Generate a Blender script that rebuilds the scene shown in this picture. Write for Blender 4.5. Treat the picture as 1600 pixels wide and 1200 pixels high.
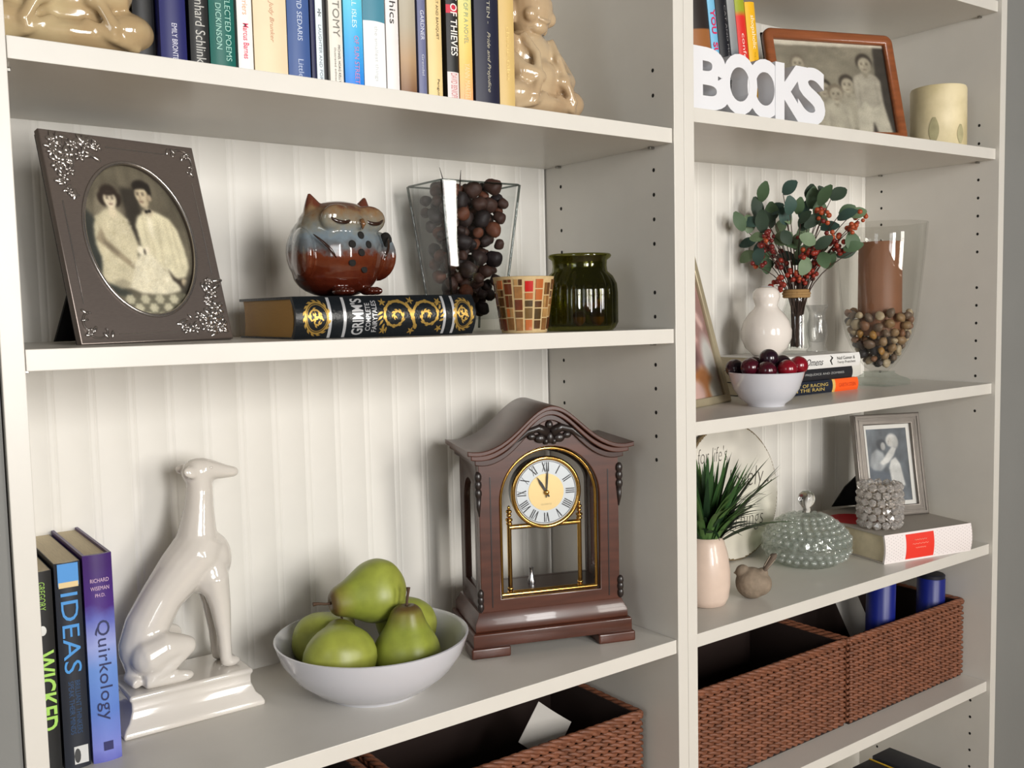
import bpy, bmesh, math, random
import numpy as np
from mathutils import Vector, Matrix, Euler

# ------------------------------------------------------------------ scene
for o in list(bpy.data.objects):
    bpy.data.objects.remove(o, do_unlink=True)
scene = bpy.context.scene
C = scene.collection
S = 0.01          # all numbers below are centimetres
ZO = 150.0        # height of the z origin above the floor
PI = math.pi
sin, cos = math.sin, math.cos

def L(x, y, z):
    return (x * S, y * S, (z + ZO) * S)

# camera -----------------------------------------------------------
YAW, PITCH, ROLL, FPX = 0.6263, -0.0786, -0.0218, 1522.86
fw = Vector((sin(YAW) * cos(PITCH), cos(YAW) * cos(PITCH), sin(PITCH)))
r0 = Vector((cos(YAW), -sin(YAW), 0.0))
u0 = r0.cross(fw)
rt = r0 * cos(ROLL) + u0 * sin(ROLL)
up = -r0 * sin(ROLL) + u0 * cos(ROLL)
cam_d = bpy.data.cameras.new('camera')
cam_d.sensor_width = 36.0
cam_d.lens = FPX / 1600.0 * 36.0
cam_d.clip_start = 0.02
cam = bpy.data.objects.new('camera', cam_d)
C.objects.link(cam)
m = Matrix.Identity(4)
for i in range(3):
    m[i][0] = rt[i]; m[i][1] = up[i]; m[i][2] = -fw[i]
m.translation = L(-93.45, -90.1, -27.13)
cam.matrix_world = m
scene.camera = cam

# world: dim even light of the room ---------------------------------
w = bpy.data.worlds.new('room_ambient'); scene.world = w
w.use_nodes = True
bg = w.node_tree.nodes['Background']
bg.inputs[0].default_value = (1.0, 0.97, 0.93, 1)
bg.inputs[1].default_value = 0.05

# daylight through the two windows opposite the bookcases --------------
def window_light(name, x, z, wd, ht, y, power, col, left=False):
    ld = bpy.data.lights.new(name, 'AREA')
    ld.shape = 'RECTANGLE'; ld.size = wd * S; ld.size_y = ht * S
    ld.energy = power; ld.color = col
    o = bpy.data.objects.new(name, ld); C.objects.link(o)
    o.location = L(x, y, z)
    o.rotation_euler = (PI / 2, 0, -PI / 2) if left else (PI / 2, 0, 0)     # shines towards +X or +Y
    return o
window_light('window_daylight', -95, -6, 44, 110, -262, 11.0, (1.0, 0.985, 0.965))
window_light('window_daylight', -47, -6, 44, 110, -262, 47.0, (1.0, 0.98, 0.955))
window_light('window_daylight', 62, -6, 44, 110, -262, 31.0, (1.0, 0.955, 0.885))
window_light('window_daylight', -262, 6, 60, 110, -132, 9.0, (0.9, 0.965, 1.0), True)

scene.view_settings.view_transform = 'Standard'
scene.view_settings.look = 'None'
scene.view_settings.exposure = 0.19
scene.view_settings.gamma = 1.0
scene.view_settings.use_curve_mapping = False

# ------------------------------------------------------------------ helpers
def lin(c):
    out = []
    for v in c[:3]:
        v = v / 255.0
        out.append(v / 12.92 if v <= 0.04045 else ((v + 0.055) / 1.055) ** 2.4)
    return (out[0], out[1], out[2], 1.0)

MATS = {}
def mat(name, col=(200, 200, 200), rough=0.5, metal=0.0, spec=0.5, noise=0.0, nscale=40.0, bump=0.0, bscale=80.0,
        coat=0.0, trans=0.0, ior=1.45, sss=0.0, attr=None, ramp=None, stretch=None, col2=None):
    if name in MATS:
        return MATS[name]
    M = bpy.data.materials.new(name); M.use_nodes = True
    nt = M.node_tree; b = nt.nodes['Principled BSDF']
    b.inputs['Roughness'].default_value = rough
    b.inputs['Metallic'].default_value = metal
    b.inputs['Specular IOR Level'].default_value = spec
    b.inputs['Coat Weight'].default_value = coat
    b.inputs['Coat Roughness'].default_value = 0.05
    b.inputs['Transmission Weight'].default_value = trans
    b.inputs['IOR'].default_value = ior
    if sss:
        b.inputs['Subsurface Weight'].default_value = sss
        b.inputs['Subsurface Radius'].default_value = (0.01, 0.006, 0.004)
    base = lin(col)
    b.inputs['Base Color'].default_value = base
    M.diffuse_color = base
    tc = nt.nodes.new('ShaderNodeTexCoord')
    vec = tc.outputs['Object']
    if stretch:
        mp = nt.nodes.new('ShaderNodeMapping'); mp.inputs['Scale'].default_value = stretch
        nt.links.new(vec, mp.inputs['Vector']); vec = mp.outputs['Vector']
    src = None
    if attr:
        a = nt.nodes.new('ShaderNodeVertexColor'); a.layer_name = attr
        src = a.outputs['Color']
    if ramp:      # (axis, lo, hi, [(pos, colour)...], noise amount, noise scale)
        ax, lo, hi, stops, nz, ns = ramp
        sp = nt.nodes.new('ShaderNodeSeparateXYZ'); nt.links.new(tc.outputs['Object'], sp.inputs[0])
        val = sp.outputs[ax]
        if nz:
            n = nt.nodes.new('ShaderNodeTexNoise'); n.inputs['Scale'].default_value = ns; n.inputs['Detail'].default_value = 4
            nt.links.new(tc.outputs['Object'], n.inputs['Vector'])
            md = nt.nodes.new('ShaderNodeMath'); md.operation = 'MULTIPLY_ADD'
            nt.links.new(n.outputs['Fac'], md.inputs[0]); md.inputs[1].default_value = nz * S
            nt.links.new(val, md.inputs[2]); val = md.outputs[0]
        mr = nt.nodes.new('ShaderNodeMapRange')
        mr.inputs['From Min'].default_value = lo * S; mr.inputs['From Max'].default_value = hi * S
        nt.links.new(val, mr.inputs['Value'])
        cr = nt.nodes.new('ShaderNodeValToRGB')
        els = cr.color_ramp.elements
        while len(els) < len(stops): els.new(0.5)
        for e, (ps, c_) in zip(els, stops):
            e.position = ps; e.color = lin(c_)
        nt.links.new(mr.outputs[0], cr.inputs[0]); src = cr.outputs[0]
    if noise or col2:
        n = nt.nodes.new('ShaderNodeTexNoise'); n.inputs['Scale'].default_value = nscale; n.inputs['Detail'].default_value = 5
        nt.links.new(vec, n.inputs['Vector'])
        mx = nt.nodes.new('ShaderNodeMix'); mx.data_type = 'RGBA'
        if col2:
            cr = nt.nodes.new('ShaderNodeValToRGB')
            cr.color_ramp.elements[0].position = 0.38; cr.color_ramp.elements[1].position = 0.62
            nt.links.new(n.outputs['Fac'], cr.inputs[0])
            nt.links.new(cr.outputs[0], mx.inputs[0])
            mx.inputs[7].default_value = lin(col2)
        else:
            mx.blend_type = 'MULTIPLY'
            mr = nt.nodes.new('ShaderNodeMapRange')
            mr.inputs['From Min'].default_value = 0.3; mr.inputs['From Max'].default_value = 0.7
            mr.inputs['To Min'].default_value = 1 - noise; mr.inputs['To Max'].default_value = 1.0
            nt.links.new(n.outputs['Fac'], mr.inputs['Value'])
            mx.inputs[0].default_value = 1.0
            nt.links.new(mr.outputs[0], mx.inputs[7])
        if src: nt.links.new(src, mx.inputs[6])
        else: mx.inputs[6].default_value = base
        src = mx.outputs[2]
    if src: nt.links.new(src, b.inputs['Base Color'])
    if bump:
        n2 = nt.nodes.new('ShaderNodeTexNoise'); n2.inputs['Scale'].default_value = bscale; n2.inputs['Detail'].default_value = 3
        nt.links.new(vec, n2.inputs['Vector'])
        bp = nt.nodes.new('ShaderNodeBump'); bp.inputs['Strength'].default_value = bump; bp.inputs['Distance'].default_value = 0.002
        nt.links.new(n2.outputs['Fac'], bp.inputs['Height']); nt.links.new(bp.outputs[0], b.inputs['Normal'])
    MATS[name] = M
    return M

def thin_glass(name, tint=(245, 248, 246), rough=0.02, ior=1.45, milk=0.0, bump=0.0, bscale=60):
    """thin clear glass: transparent body with a Fresnel reflection"""
    if name in MATS: return MATS[name]
    M = bpy.data.materials.new(name); M.use_nodes = True
    nt = M.node_tree; nt.nodes.clear()
    out = nt.nodes.new('ShaderNodeOutputMaterial')
    tr = nt.nodes.new('ShaderNodeBsdfTransparent'); tr.inputs[0].default_value = lin(tint)
    gl = nt.nodes.new('ShaderNodeBsdfGlossy'); gl.inputs['Roughness'].default_value = rough
    lw = nt.nodes.new('ShaderNodeLayerWeight'); lw.inputs[0].default_value = 0.5
    pw = nt.nodes.new('ShaderNodeMath'); pw.operation = 'POWER'; pw.inputs[1].default_value = 5.0
    fr = nt.nodes.new('ShaderNodeMath'); fr.operation = 'MULTIPLY_ADD'
    f0 = ((ior - 1) / (ior + 1)) ** 2
    fr.inputs[1].default_value = 0.5; fr.inputs[2].default_value = f0
    nt.links.new(lw.outputs['Facing'], pw.inputs[0]); nt.links.new(pw.outputs[0], fr.inputs[0])
    mx = nt.nodes.new('ShaderNodeMixShader')
    nt.links.new(fr.outputs[0], mx.inputs[0]); nt.links.new(tr.outputs[0], mx.inputs[1]); nt.links.new(gl.outputs[0], mx.inputs[2])
    res = mx.outputs[0]
    if milk:
        df = nt.nodes.new('ShaderNodeBsdfTranslucent'); df.inputs[0].default_value = lin(tint)
        d2 = nt.nodes.new('ShaderNodeBsdfDiffuse'); d2.inputs[0].default_value = lin(tint)
        a_ = nt.nodes.new('ShaderNodeMixShader'); a_.inputs[0].default_value = 0.5
        nt.links.new(df.outputs[0], a_.inputs[1]); nt.links.new(d2.outputs[0], a_.inputs[2])
        m2_ = nt.nodes.new('ShaderNodeMixShader'); m2_.inputs[0].default_value = milk
        nt.links.new(res, m2_.inputs[1]); nt.links.new(a_.outputs[0], m2_.inputs[2]); res = m2_.outputs[0]
    if bump:
        n2 = nt.nodes.new('ShaderNodeTexVoronoi'); n2.inputs['Scale'].default_value = bscale
        tc = nt.nodes.new('ShaderNodeTexCoord'); nt.links.new(tc.outputs['Object'], n2.inputs['Vector'])
        bp = nt.nodes.new('ShaderNodeBump'); bp.inputs['Strength'].default_value = bump; bp.inputs['Distance'].default_value = 0.004
        nt.links.new(n2.outputs['Distance'], bp.inputs['Height'])
        nt.links.new(bp.outputs[0], gl.inputs['Normal']); nt.links.new(bp.outputs[0], lw.inputs['Normal'])
        if milk: nt.links.new(bp.outputs[0], d2.inputs['Normal']); nt.links.new(bp.outputs[0], df.inputs['Normal'])
    nt.links.new(res, out.inputs[0])
    M.diffuse_color = lin(tint)
    MATS[name] = M
    return M

def ivec(v): return (float(v[0]), float(v[1]), float(v[2]))

class MB:
    """collects geometry in centimetres"""
    def __init__(s):
        s.v = []; s.f = []; s.c = None
    def add(s, vs, fs, T=None):
        k = len(s.v)
        if T is not None:
            vs = [T @ Vector(v) for v in vs]
        s.v += [ivec(v) for v in vs]
        s.f += [tuple(i + k for i in f) for f in fs]
        return s
    def box(s, x0, x1, y0, y1, z0, z1, T=None):
        vs = [(x0, y0, z0), (x1, y0, z0), (x1, y1, z0), (x0, y1, z0), (x0, y0, z1), (x1, y0, z1), (x1, y1, z1), (x0, y1, z1)]
        return s.add(vs, [(0, 3, 2, 1), (4, 5, 6, 7), (0, 1, 5, 4), (1, 2, 6, 5), (2, 3, 7, 6), (3, 0, 4, 7)], T)
    def lathe(s, prof, n=40, c=(0, 0, 0), T=None, mod=None, close=False):
        vs = []; fs = []; rings = []
        for r, z in prof:
            if r <= 1e-6:
                rings.append([len(vs)]); vs.append((c[0], c[1], c[2] + z))
            else:
                st = len(vs)
                for i in range(n):
                    a = 2 * PI * i / n
                    rr = r * (mod(a, r, z) if mod else 1.0)
                    vs.append((c[0] + rr * cos(a), c[1] + rr * sin(a), c[2] + z))
                rings.append(list(range(st, st + n)))
        pr = list(zip(rings, rings[1:]))
        if close: pr.append((rings[-1], rings[0]))
        for a, b in pr:
            for i in range(n):
                j = (i + 1) % n
                if len(a) == 1 and len(b) == 1: continue
                if len(a) == 1: fs.append((a[0], b[j], b[i]))
                elif len(b) == 1: fs.append((a[i], a[j], b[0]))
                else: fs.append((a[i], a[j], b[j], b[i]))
        if not close:
            if len(rings[0]) > 1: fs.append(tuple(reversed(rings[0])))
            if len(rings[-1]) > 1: fs.append(tuple(rings[-1]))
        return s.add(vs, fs, T)
    def ell(s, c, r, n=16, mm=10, T=None, rot=None):
        if not hasattr(r, '__len__'): r = (r, r, r)
        R_ = Euler(rot).to_matrix() if rot else None
        vs = []; fs = []
        def P(x, y, z):
            v = Vector((x * r[0], y * r[1], z * r[2]))
            if R_: v = R_ @ v
            return (v.x + c[0], v.y + c[1], v.z + c[2])
        vs.append(P(0, 0, -1))
        for j in range(1, mm):
            t = -PI / 2 + PI * j / mm
            for i in range(n):
                a = 2 * PI * i / n
                vs.append(P(cos(t) * cos(a), cos(t) * sin(a), sin(t)))
        vs.append(P(0, 0, 1))
        for i in range(n):
            fs.append((0, 1 + (i + 1) % n, 1 + i))
            e = 1 + (mm - 2) * n
            fs.append((e + i, e + (i + 1) % n, len(vs) - 1))
        for j in range(mm - 2):
            for i in range(n):
                a = 1 + j * n
                fs.append((a + i, a + (i + 1) % n, a + n + (i + 1) % n, a + n + i))
        return s.add(vs, fs, T)
    def tube(s, pts, rad, n=8, caps=True, T=None, flat=1.0):
        pts = [Vector(p) for p in pts]; m_ = len(pts)
        if not hasattr(rad, '__len__'): rad = [rad] * m_
        vs = []; fs = []
        t0 = (pts[1] - pts[0]).normalized()
        ref = Vector((0, 0, 1)) if abs(t0.z) < 0.9 else Vector((1, 0, 0))
        nn = t0.cross(ref).normalized()
        for i in range(m_):
            t = (pts[min(i + 1, m_ - 1)] - pts[max(i - 1, 0)])
            t = t.normalized() if t.length > 1e-9 else t0
            nn = (nn - t * nn.dot(t)); nn = nn.normalized() if nn.length > 1e-6 else t.orthogonal().normalized()
            bb = t.cross(nn)
            for k in range(n):
                a = 2 * PI * k / n
                vs.append(pts[i] + nn * (cos(a) * rad[i]) + bb * (sin(a) * rad[i] * flat))
        for i in range(m_ - 1):
            for k in range(n):
                fs.append((i * n + k, i * n + (k + 1) % n, (i + 1) * n + (k + 1) % n, (i + 1) * n + k))
        if caps:
            fs.append(tuple(reversed(range(n)))); fs.append(tuple(range((m_ - 1) * n, m_ * n)))
        return s.add(vs, fs, T)
    def ring(s, pts, rad, n=8, T=None):
        """closed tube"""
        pts = [Vector(p) for p in pts]; m_ = len(pts); vs = []; fs = []
        cen = sum(pts, Vector()) / m_
        nor = (pts[0] - cen).cross(pts[m_ // 4] - cen).normalized()
        for i in range(m_):
            t = (pts[(i + 1) % m_] - pts[i - 1]).normalized()
            bb = t.cross(nor).normalized()
            for k in range(n):
                a = 2 * PI * k / n
                vs.append(pts[i] + nor * (cos(a) * rad) + bb * (sin(a) * rad))
        for i in range(m_):
            j = (i + 1) % m_
            for k in range(n):
                fs.append((i * n + k, i * n + (k + 1) % n, j * n + (k + 1) % n, j * n + k))
        return s.add(vs, fs, T)
    def grid(s, fn, nu, nv, T=None):
        """fn(u,v)->xyz"""
        vs = [fn(i / nu, j / nv) for j in range(nv + 1) for i in range(nu + 1)]
        fs = [(j * (nu + 1) + i, j * (nu + 1) + i + 1, (j + 1) * (nu + 1) + i + 1, (j + 1) * (nu + 1) + i) for j in range(nv) for i in range(nu)]
        return s.add(vs, fs, T)
    def mesh(s, name):
        me = bpy.data.meshes.new(name)
        me.from_pydata([(x * S, y * S, z * S) for x, y, z in s.v], [], s.f)
        return me
    def build(s, name, material, parent=None, bevel=0.0, seg=2, smooth=40, colors=None, kind=None, fix=False):
        me = s.mesh(name)
        if bevel or fix:
            bm = bmesh.new(); bm.from_mesh(me)
            if fix:
                bmesh.ops.remove_doubles(bm, verts=bm.verts, dist=1e-6)
                bmesh.ops.recalc_face_normals(bm, faces=bm.faces)
            if bevel:
                ed = [e for e in bm.edges if len(e.link_faces) == 2 and e.calc_face_angle(0) > 0.5]
                bmesh.ops.bevel(bm, geom=ed, offset=bevel * S, segments=seg, profile=0.6, affect='EDGES', clamp_overlap=True)
            bm.to_mesh(me); bm.free()
        if colors is not None:
            a = me.color_attributes.new('paint', 'FLOAT_COLOR', 'POINT')
            a.data.foreach_set('color', np.asarray(colors, dtype=np.float32).ravel())
        return link(name, me, material, parent, smooth, kind)

def link(name, me, material, parent=None, smooth=40, kind=None):
    if material is not None and len(me.materials) == 0: me.materials.append(material)
    if smooth:
        me.shade_smooth()
        if smooth < 180: me.set_sharp_from_angle(angle=math.radians(smooth))
    o = bpy.data.objects.new(name, me); C.objects.link(o)
    if parent is not None: o.parent = parent
    if kind: o['kind'] = kind
    return o

def thing(name, label, cat, loc, rotz=0.0, group=None, rot=None):
    o = bpy.data.objects.new(name, None); C.objects.link(o)
    o.empty_display_size = 0.02
    o.location = L(*loc)
    o.rotation_euler = rot if rot else (0, 0, math.radians(rotz))
    o['label'] = label; o['category'] = cat
    if group: o['group'] = group
    return o
def tag(o, label, cat, group=None):
    o['label'] = label; o['category'] = cat
    if group: o['group'] = group
    return o
def place(o, loc, rotz=0.0, rot=None):
    o.location = L(*loc); o.rotation_euler = rot if rot else (0, 0, math.radians(rotz)); return o

# temp scene for baking modifiers / curves / text
tmp = bpy.data.scenes.new('bake')
def bake(ob):
    tmp.collection.objects.link(ob)
    dg = tmp.view_layers[0].depsgraph
    tmp.view_layers[0].update()
    dg = tmp.view_layers[0].depsgraph
    me = bpy.data.meshes.new_from_object(ob.evaluated_get(dg))
    tmp.collection.objects.unlink(ob)
    dat = ob.data
    bpy.data.objects.remove(ob)
    return me
def blob(mb, voxel, smooth=6, fac=0.5, deci=None):
    """fuse the collected lumps into one continuous surface"""
    me = mb.mesh('blob'); ob = bpy.data.objects.new('blob', me)
    m1 = ob.modifiers.new('r', 'REMESH'); m1.mode = 'VOXEL'; m1.voxel_size = voxel * S; m1.use_smooth_shade = True
    m2 = ob.modifiers.new('s', 'SMOOTH'); m2.iterations = smooth; m2.factor = fac
    return bake(ob)
def mesh_to_lists(me):
    vs = [(v.co.x, v.co.y, v.co.z) for v in me.vertices]; fs = [tuple(p.vertices) for p in me.polygons]
    return vs, fs
_tc = {}
def text2d(s_, bold=0.0, shear=0.0, space=1.0):
    """flat text, returns verts (x,y) and faces in units where the line height is 1"""
    key = (s_, bold, shear, space)
    if key in _tc: return _tc[key]
    cu = bpy.data.curves.new('t', 'FONT'); cu.body = s_; cu.size = 1.0; cu.offset = bold; cu.shear = shear
    cu.space_character = space; cu.resolution_u = 3; cu.fill_mode = 'FRONT'
    ob = bpy.data.objects.new('t', cu)
    me = bake(ob)
    vs, fs = mesh_to_lists(me)
    bpy.data.meshes.remove(me)
    _tc[key] = (vs, fs)
    return vs, fs
def prism2d(loops, depth, bevel=0.0, res=2):
    """filled outline with holes in the xz plane, extruded in y from 0 to depth (cm); returns verts, faces"""
    cu = bpy.data.curves.new('p', 'CURVE'); cu.dimensions = '2D'; cu.fill_mode = 'BOTH'
    cu.extrude = max(depth / 2 - bevel, 1e-4); cu.bevel_depth = bevel; cu.bevel_resolution = res
    if bevel: cu.offset = -bevel
    for lp in loops:
        sp = cu.splines.new('POLY'); sp.points.add(len(lp) - 1); sp.use_cyclic_u = True
        for p_, (x, z) in zip(sp.points, lp): p_.co = (x, z, 0, 1)
    me = bake(bpy.data.objects.new('p', cu))
    vs, fs = mesh_to_lists(me); bpy.data.meshes.remove(me)
    vs = [(x, -y_ + depth / 2, z) for x, z, y_ in vs]
    return vs, fs
def arc(cx, cz, r, a0, a1, n, rz=None):
    rz = rz or r
    return [(cx + r * cos(a0 + (a1 - a0) * i / n), cz + rz * sin(a0 + (a1 - a0) * i / n)) for i in range(n + 1)]

SHZ = {'LA': (-4.351, -0.399), 'LB': (-30.0845, -0.302), 'LC': (-71.968, 0.134), 'RA0': (23.8, 0.396), 'RA': (-1.37, 0.23),
       'RB': (-42.807, 0.196), 'RC': (-72.018, 0.088), 'RD': (-97.711, 0.083), 'LD': (-97.7, 0.0), 'RE': (-131.0, 0.0), 'LE': (-131.0, 0.0), 'LA0': (25.0, 0.0)}
W, TP, TS, DB = 80.43, 1.86, 1.87, 26.77
def sz(n, x):
    z, s_ = SHZ[n]
    x0, x1 = (-W + TP, -TP) if n[0] == 'L' else (TP, W - TP)
    return z - s_ + 2 * s_ * (x - x0) / (x1 - x0)
rnd = random.Random(7)
# ------------------------------------------------------------------ setting
def structure(o): o['kind'] = 'structure'; return o
m_wall = mat('grey_wall_paint', (122, 122, 119), 0.8, noise=0.06, nscale=6, bump=0.15, bscale=60)
m_wall2 = mat('pale_wall_paint', (196, 192, 184), 0.85, noise=0.05, nscale=5)
m_floor = mat('oak_floor', (176, 152, 124), 0.5, noise=0.3, nscale=8, stretch=(0.6, 8, 1))
m_white = mat('white_foil', (206, 202, 194), 0.34, noise=0.03, nscale=25)
m_back = mat('white_beadboard_paint', (219, 216, 209), 0.5, noise=0.025, nscale=30)
m_hole = mat('dark_hole', (22, 20, 18), 0.9)
m_steel = mat('steel', (150, 148, 142), 0.3, metal=1.0)
# the bookcases stand in a niche; the grey wall is flush with their fronts
vs, fs = prism2d([[(-420, -150), (-80.55, -150), (-80.55, 54.4), (80.85, 54.4), (80.85, -150), (420, -150), (420, 110), (-420, 110)]], 27.6)
structure(MB().add(vs, fs).build('wall_back', m_wall, smooth=0)).location = L(0, .7, 0)
structure(MB().box(-420, 420, 28.4, 34, -150, 110).build('wall_niche', m_wall, smooth=0)).location = L(0, 0, 0)
structure(MB().box(-420, 420, -300, 34, -156, -150).build('floor', m_floor, smooth=0)).location = L(0, 0, 0)
vs, fs = prism2d([[(-420, -150), (420, -150), (420, 110), (-420, 110)], [(-122, -66), (-22, -66), (-22, 54), (-122, 54)], [(37, -66), (87, -66), (87, 54), (37, 54)]], 5)
wf = structure(MB().add(vs, fs).build('wall_front', m_wall2, smooth=0)); wf.location = L(0, -268, 0)
vs, fs = prism2d([[(-270, -150), (28, -150), (28, 110), (-270, 110)], [(-165, -48), (-99, -48), (-99, 72), (-165, 72)]], 5)
wl = structure(MB().add([(y, x, z) for x, y, z in vs], [tuple(reversed(f)) for f in fs]).build('wall_left', m_wall2, smooth=0)); wl.location = L(-268, 0, 0)
def window(n, x0, x1, mull, z0, z1, left=False):
    b = MB()
    b.box(x0, x1, -3, 1, z0, z0 + 2); b.box(x0, x1, -3, 1, z1 - 2, z1)
    for x in [x0] + mull + [x1 - 3]: b.box(x, x + 3, -3, 1, z0, z1)
    zm = (z0 + z1) / 2
    b.box(x0, x1, -2, 0, zm - 1.5, zm + 1.5)
    if left: b.v = [(y, x, z) for x, y, z in b.v]; b.f = [tuple(reversed(f)) for f in b.f]
    o = structure(b.build('window_%d' % n, m_white, smooth=0)); o.location = L(-258, 0, 0) if left else L(0, -258, 0)
window(1, -122, -22, [-73.5], -66, 54); window(2, 37, 87, [], -66, 54); window(3, -165, -99, [], -48, 72, True)
structure(MB().box(-420, -81.0, -.6, .7, -150, -140).build('baseboard_left', m_white, smooth=0, bevel=0.2)).location = L(0, 0, 0)
structure(MB().box(81.0, 420, -.6, .7, -150, -140).build('baseboard_right', m_white, smooth=0, bevel=0.2)).location = L(0, 0, 0)

# bookcases ----------------------------------------------------------
# one beadboard plank: flat field with a bead between two grooves (profile in x, depth in y)
prof = [(0.0, 0.0), (3.2, 0.0), (3.27, 0.05), (3.32, 0.05), (3.38, 0.01), (3.6, 0.0), (3.78, 0.0), (4.0, 0.01), (4.06, 0.05), (4.11, 0.05), (4.18, 0.0), (4.33, 0.0)]
def board_mesh():
    b = MB(); n = len(prof)
    for z in (-98, 51):
        b.v += [(x, y, z) for x, y in prof]
    b.f += [(i, i + 1, n + i + 1, n + i) for i in range(n - 1)]
    k = len(b.v)
    b.v += [(0, 0.5, -98), (4.33, 0.5, -98), (0, 0.5, 51), (4.33, 0.5, 51)]
    b.f += [(k + 1, k, k + 2, k + 3)]
    me = b.mesh('board'); me.materials.append(m_back); me.shade_smooth(); me.set_sharp_from_angle(angle=math.radians(50)); return me
bmesh_board = board_mesh()
def bookcase(x0, label, shelves, ins, xb):
    t = thing('bookcase', label, 'bookcase', (x0, 0, 0), group='white bookcases side by side')
    for sx in (0, W - TP):
        sp = MB().box(sx + 0.02, sx + TP - 0.02, 0, 27.9, -150, 52).build('side_panel', m_white, t, bevel=0.08, seg=2, smooth=0)
        # shelf pin holes drilled in two columns, shown as flat discs, coloured dark like the shade inside
        hb = MB(); inner = sx + TP - 0.02 if sx == 0 else sx + 0.02
        sg = 1 if sx == 0 else -1
        h0 = 0.0 if x0 < 0 else 3.378
        for col in (3.75, 23.18):
            for k in range(-14, 44):
                z = h0 - 3.2 * k
                if not (-140 < z < 48): continue
                ki = k + (1 if x0 < 0 else 0)
                if not (0 <= ki <= 16 and ki != 8 or ki >= 33): continue
                if any(abs(z - (sh[1] - TS / 2)) < 2.2 for sh in shelves): continue
                vs = [(inner + sg * 0.012, col + 0.24 * cos(a), z + 0.27 * sin(a)) for a in [2 * PI * i / 10 for i in range(10)]]
                hb.add(vs, [tuple(range(10)) if sg < 0 else tuple(reversed(range(10)))])
        hb.build('pin_holes', m_hole, sp, smooth=0, kind='stuff')
    for nm, zz in shelves:
        zl = sz(nm, x0 + TP); zr = sz(nm, x0 + W - TP)
        b = MB(); xa, xc = TP + 0.06, W - TP - 0.06
        for z_, d in ((zl, 0), (zr, 0)): pass
        vs = [(xa, ins, zl - TS), (xc, ins, zr - TS), (xc, DB, zr - TS), (xa, DB, zl - TS), (xa, ins, zl), (xc, ins, zr), (xc, DB, zr), (xa, DB, zl)]
        b.add(vs, [(0, 3, 2, 1), (4, 5, 6, 7), (0, 1, 5, 4), (1, 2, 6, 5), (2, 3, 7, 6), (3, 0, 4, 7)])
        so = b.build('shelf', m_white, t, bevel=0.07, seg=2, smooth=0)
        for px in (xa + 0.0, xc - 0.75):
            for py in (3.75, 23.18):
                zq = (zl if px < 40 else zr) - TS
                MB().box(px, px + 0.75, py - 0.25, py + 0.25, zq - 0.32, zq - 0.02).build('shelf_pin', m_steel, so, smooth=0, bevel=0.05)
    bp = MB().box(0.4, W - 0.4, DB + 0.55, DB + 0.95, -150, 51.5).build('back_panel', m_white, t, smooth=0)
    x = xb - x0
    while x > TP: x -= 4.33
    while x < W - TP:
        if x + 4.33 > TP + 0.3 and x < W - TP - 0.3:
            o = bpy.data.objects.new('board', bmesh_board); C.objects.link(o); o.parent = bp
            if x < TP or x + 4.33 > W - TP:
                xa, xc = max(x, TP), min(x + 4.33, W - TP)
                o.location = (xa * S, DB * S, 0); o.scale = ((xc - xa) / 4.33, 1, 1)
            else: o.location = (x * S, DB * S, 0)
        x += 4.33
    MB().box(0.1, W - 0.1, -0.0, 27.9, 52, 53.9).build('top_panel', m_white, t, bevel=0.08, smooth=0)
    MB().box(TP + .05, W - TP - .05, 2.0, 3.6, -150, -143).build('toe_kick', m_white, t, bevel=0.08, smooth=0)
    return t
bookcase(-W, 'left white bookcase, holding the wooden mantel clock and the white dog figurine', [(n, SHZ[n][0]) for n in ('LA', 'LB', 'LC', 'LD', 'LE', 'LA0')], 0.26, -72.4 - 3.3)
bookcase(0.0, 'right white bookcase, holding the two large wicker baskets and the glass hurricane', [(n, SHZ[n][0]) for n in ('RA0', 'RA', 'RB', 'RC', 'RD', 'RE')], 0.66, 0.9)
# ------------------------------------------------------------------ books
m_page = mat('book_pages', (214, 200, 170), 0.8, noise=0.18, nscale=60, stretch=(30, 1, 1))
def spine_text(parent, s_, x0, x1, y, z0, z1, m_, bold=0.0, shear=0.0, space=1.0, frac=0.72, xc=None, name='lettering', fit=True):
    """text that runs down the spine (letter tops to the right), fitted between z1 (start) and z0 (end)"""
    vs, fs = text2d(s_, bold, shear, space)
    if not vs: return
    xs = [v[0] for v in vs]; ys = [v[1] for v in vs]
    a, b_ = min(xs), max(xs); c, d = min(ys), max(ys)
    k = (z1 - z0) / (b_ - a)
    wd = (x1 - x0) * frac
    ky = wd / (d - c)
    cx = (x0 + x1) / 2 if xc is None else xc
    out = [(cx + (v[1] - (c + d) / 2) * ky, y, z1 - (v[0] - a) * k) for v in vs]
    MB().add(out, fs).build(name, m_, parent, smooth=0)
def flat_text(parent, s_, x0, x1, y, z0, z1, m_, bold=0.0, shear=0.0, space=1.0, name='lettering', T=None):
    """upright text on a front face, fitted to x0..x1 and z0..z1"""
    vs, fs = text2d(s_, bold, shear, space)
    xs = [v[0] for v in vs]; ys = [v[1] for v in vs]
    a, b_ = min(xs), max(xs); c, d = min(ys), max(ys)
    out = [(x0 + (v[0] - a) / (b_ - a) * (x1 - x0), y, z0 + (v[1] - c) / (d - c) * (z1 - z0)) for v in vs]
    return MB().add(out, fs, T).build(name, m_, parent, smooth=0)
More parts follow.
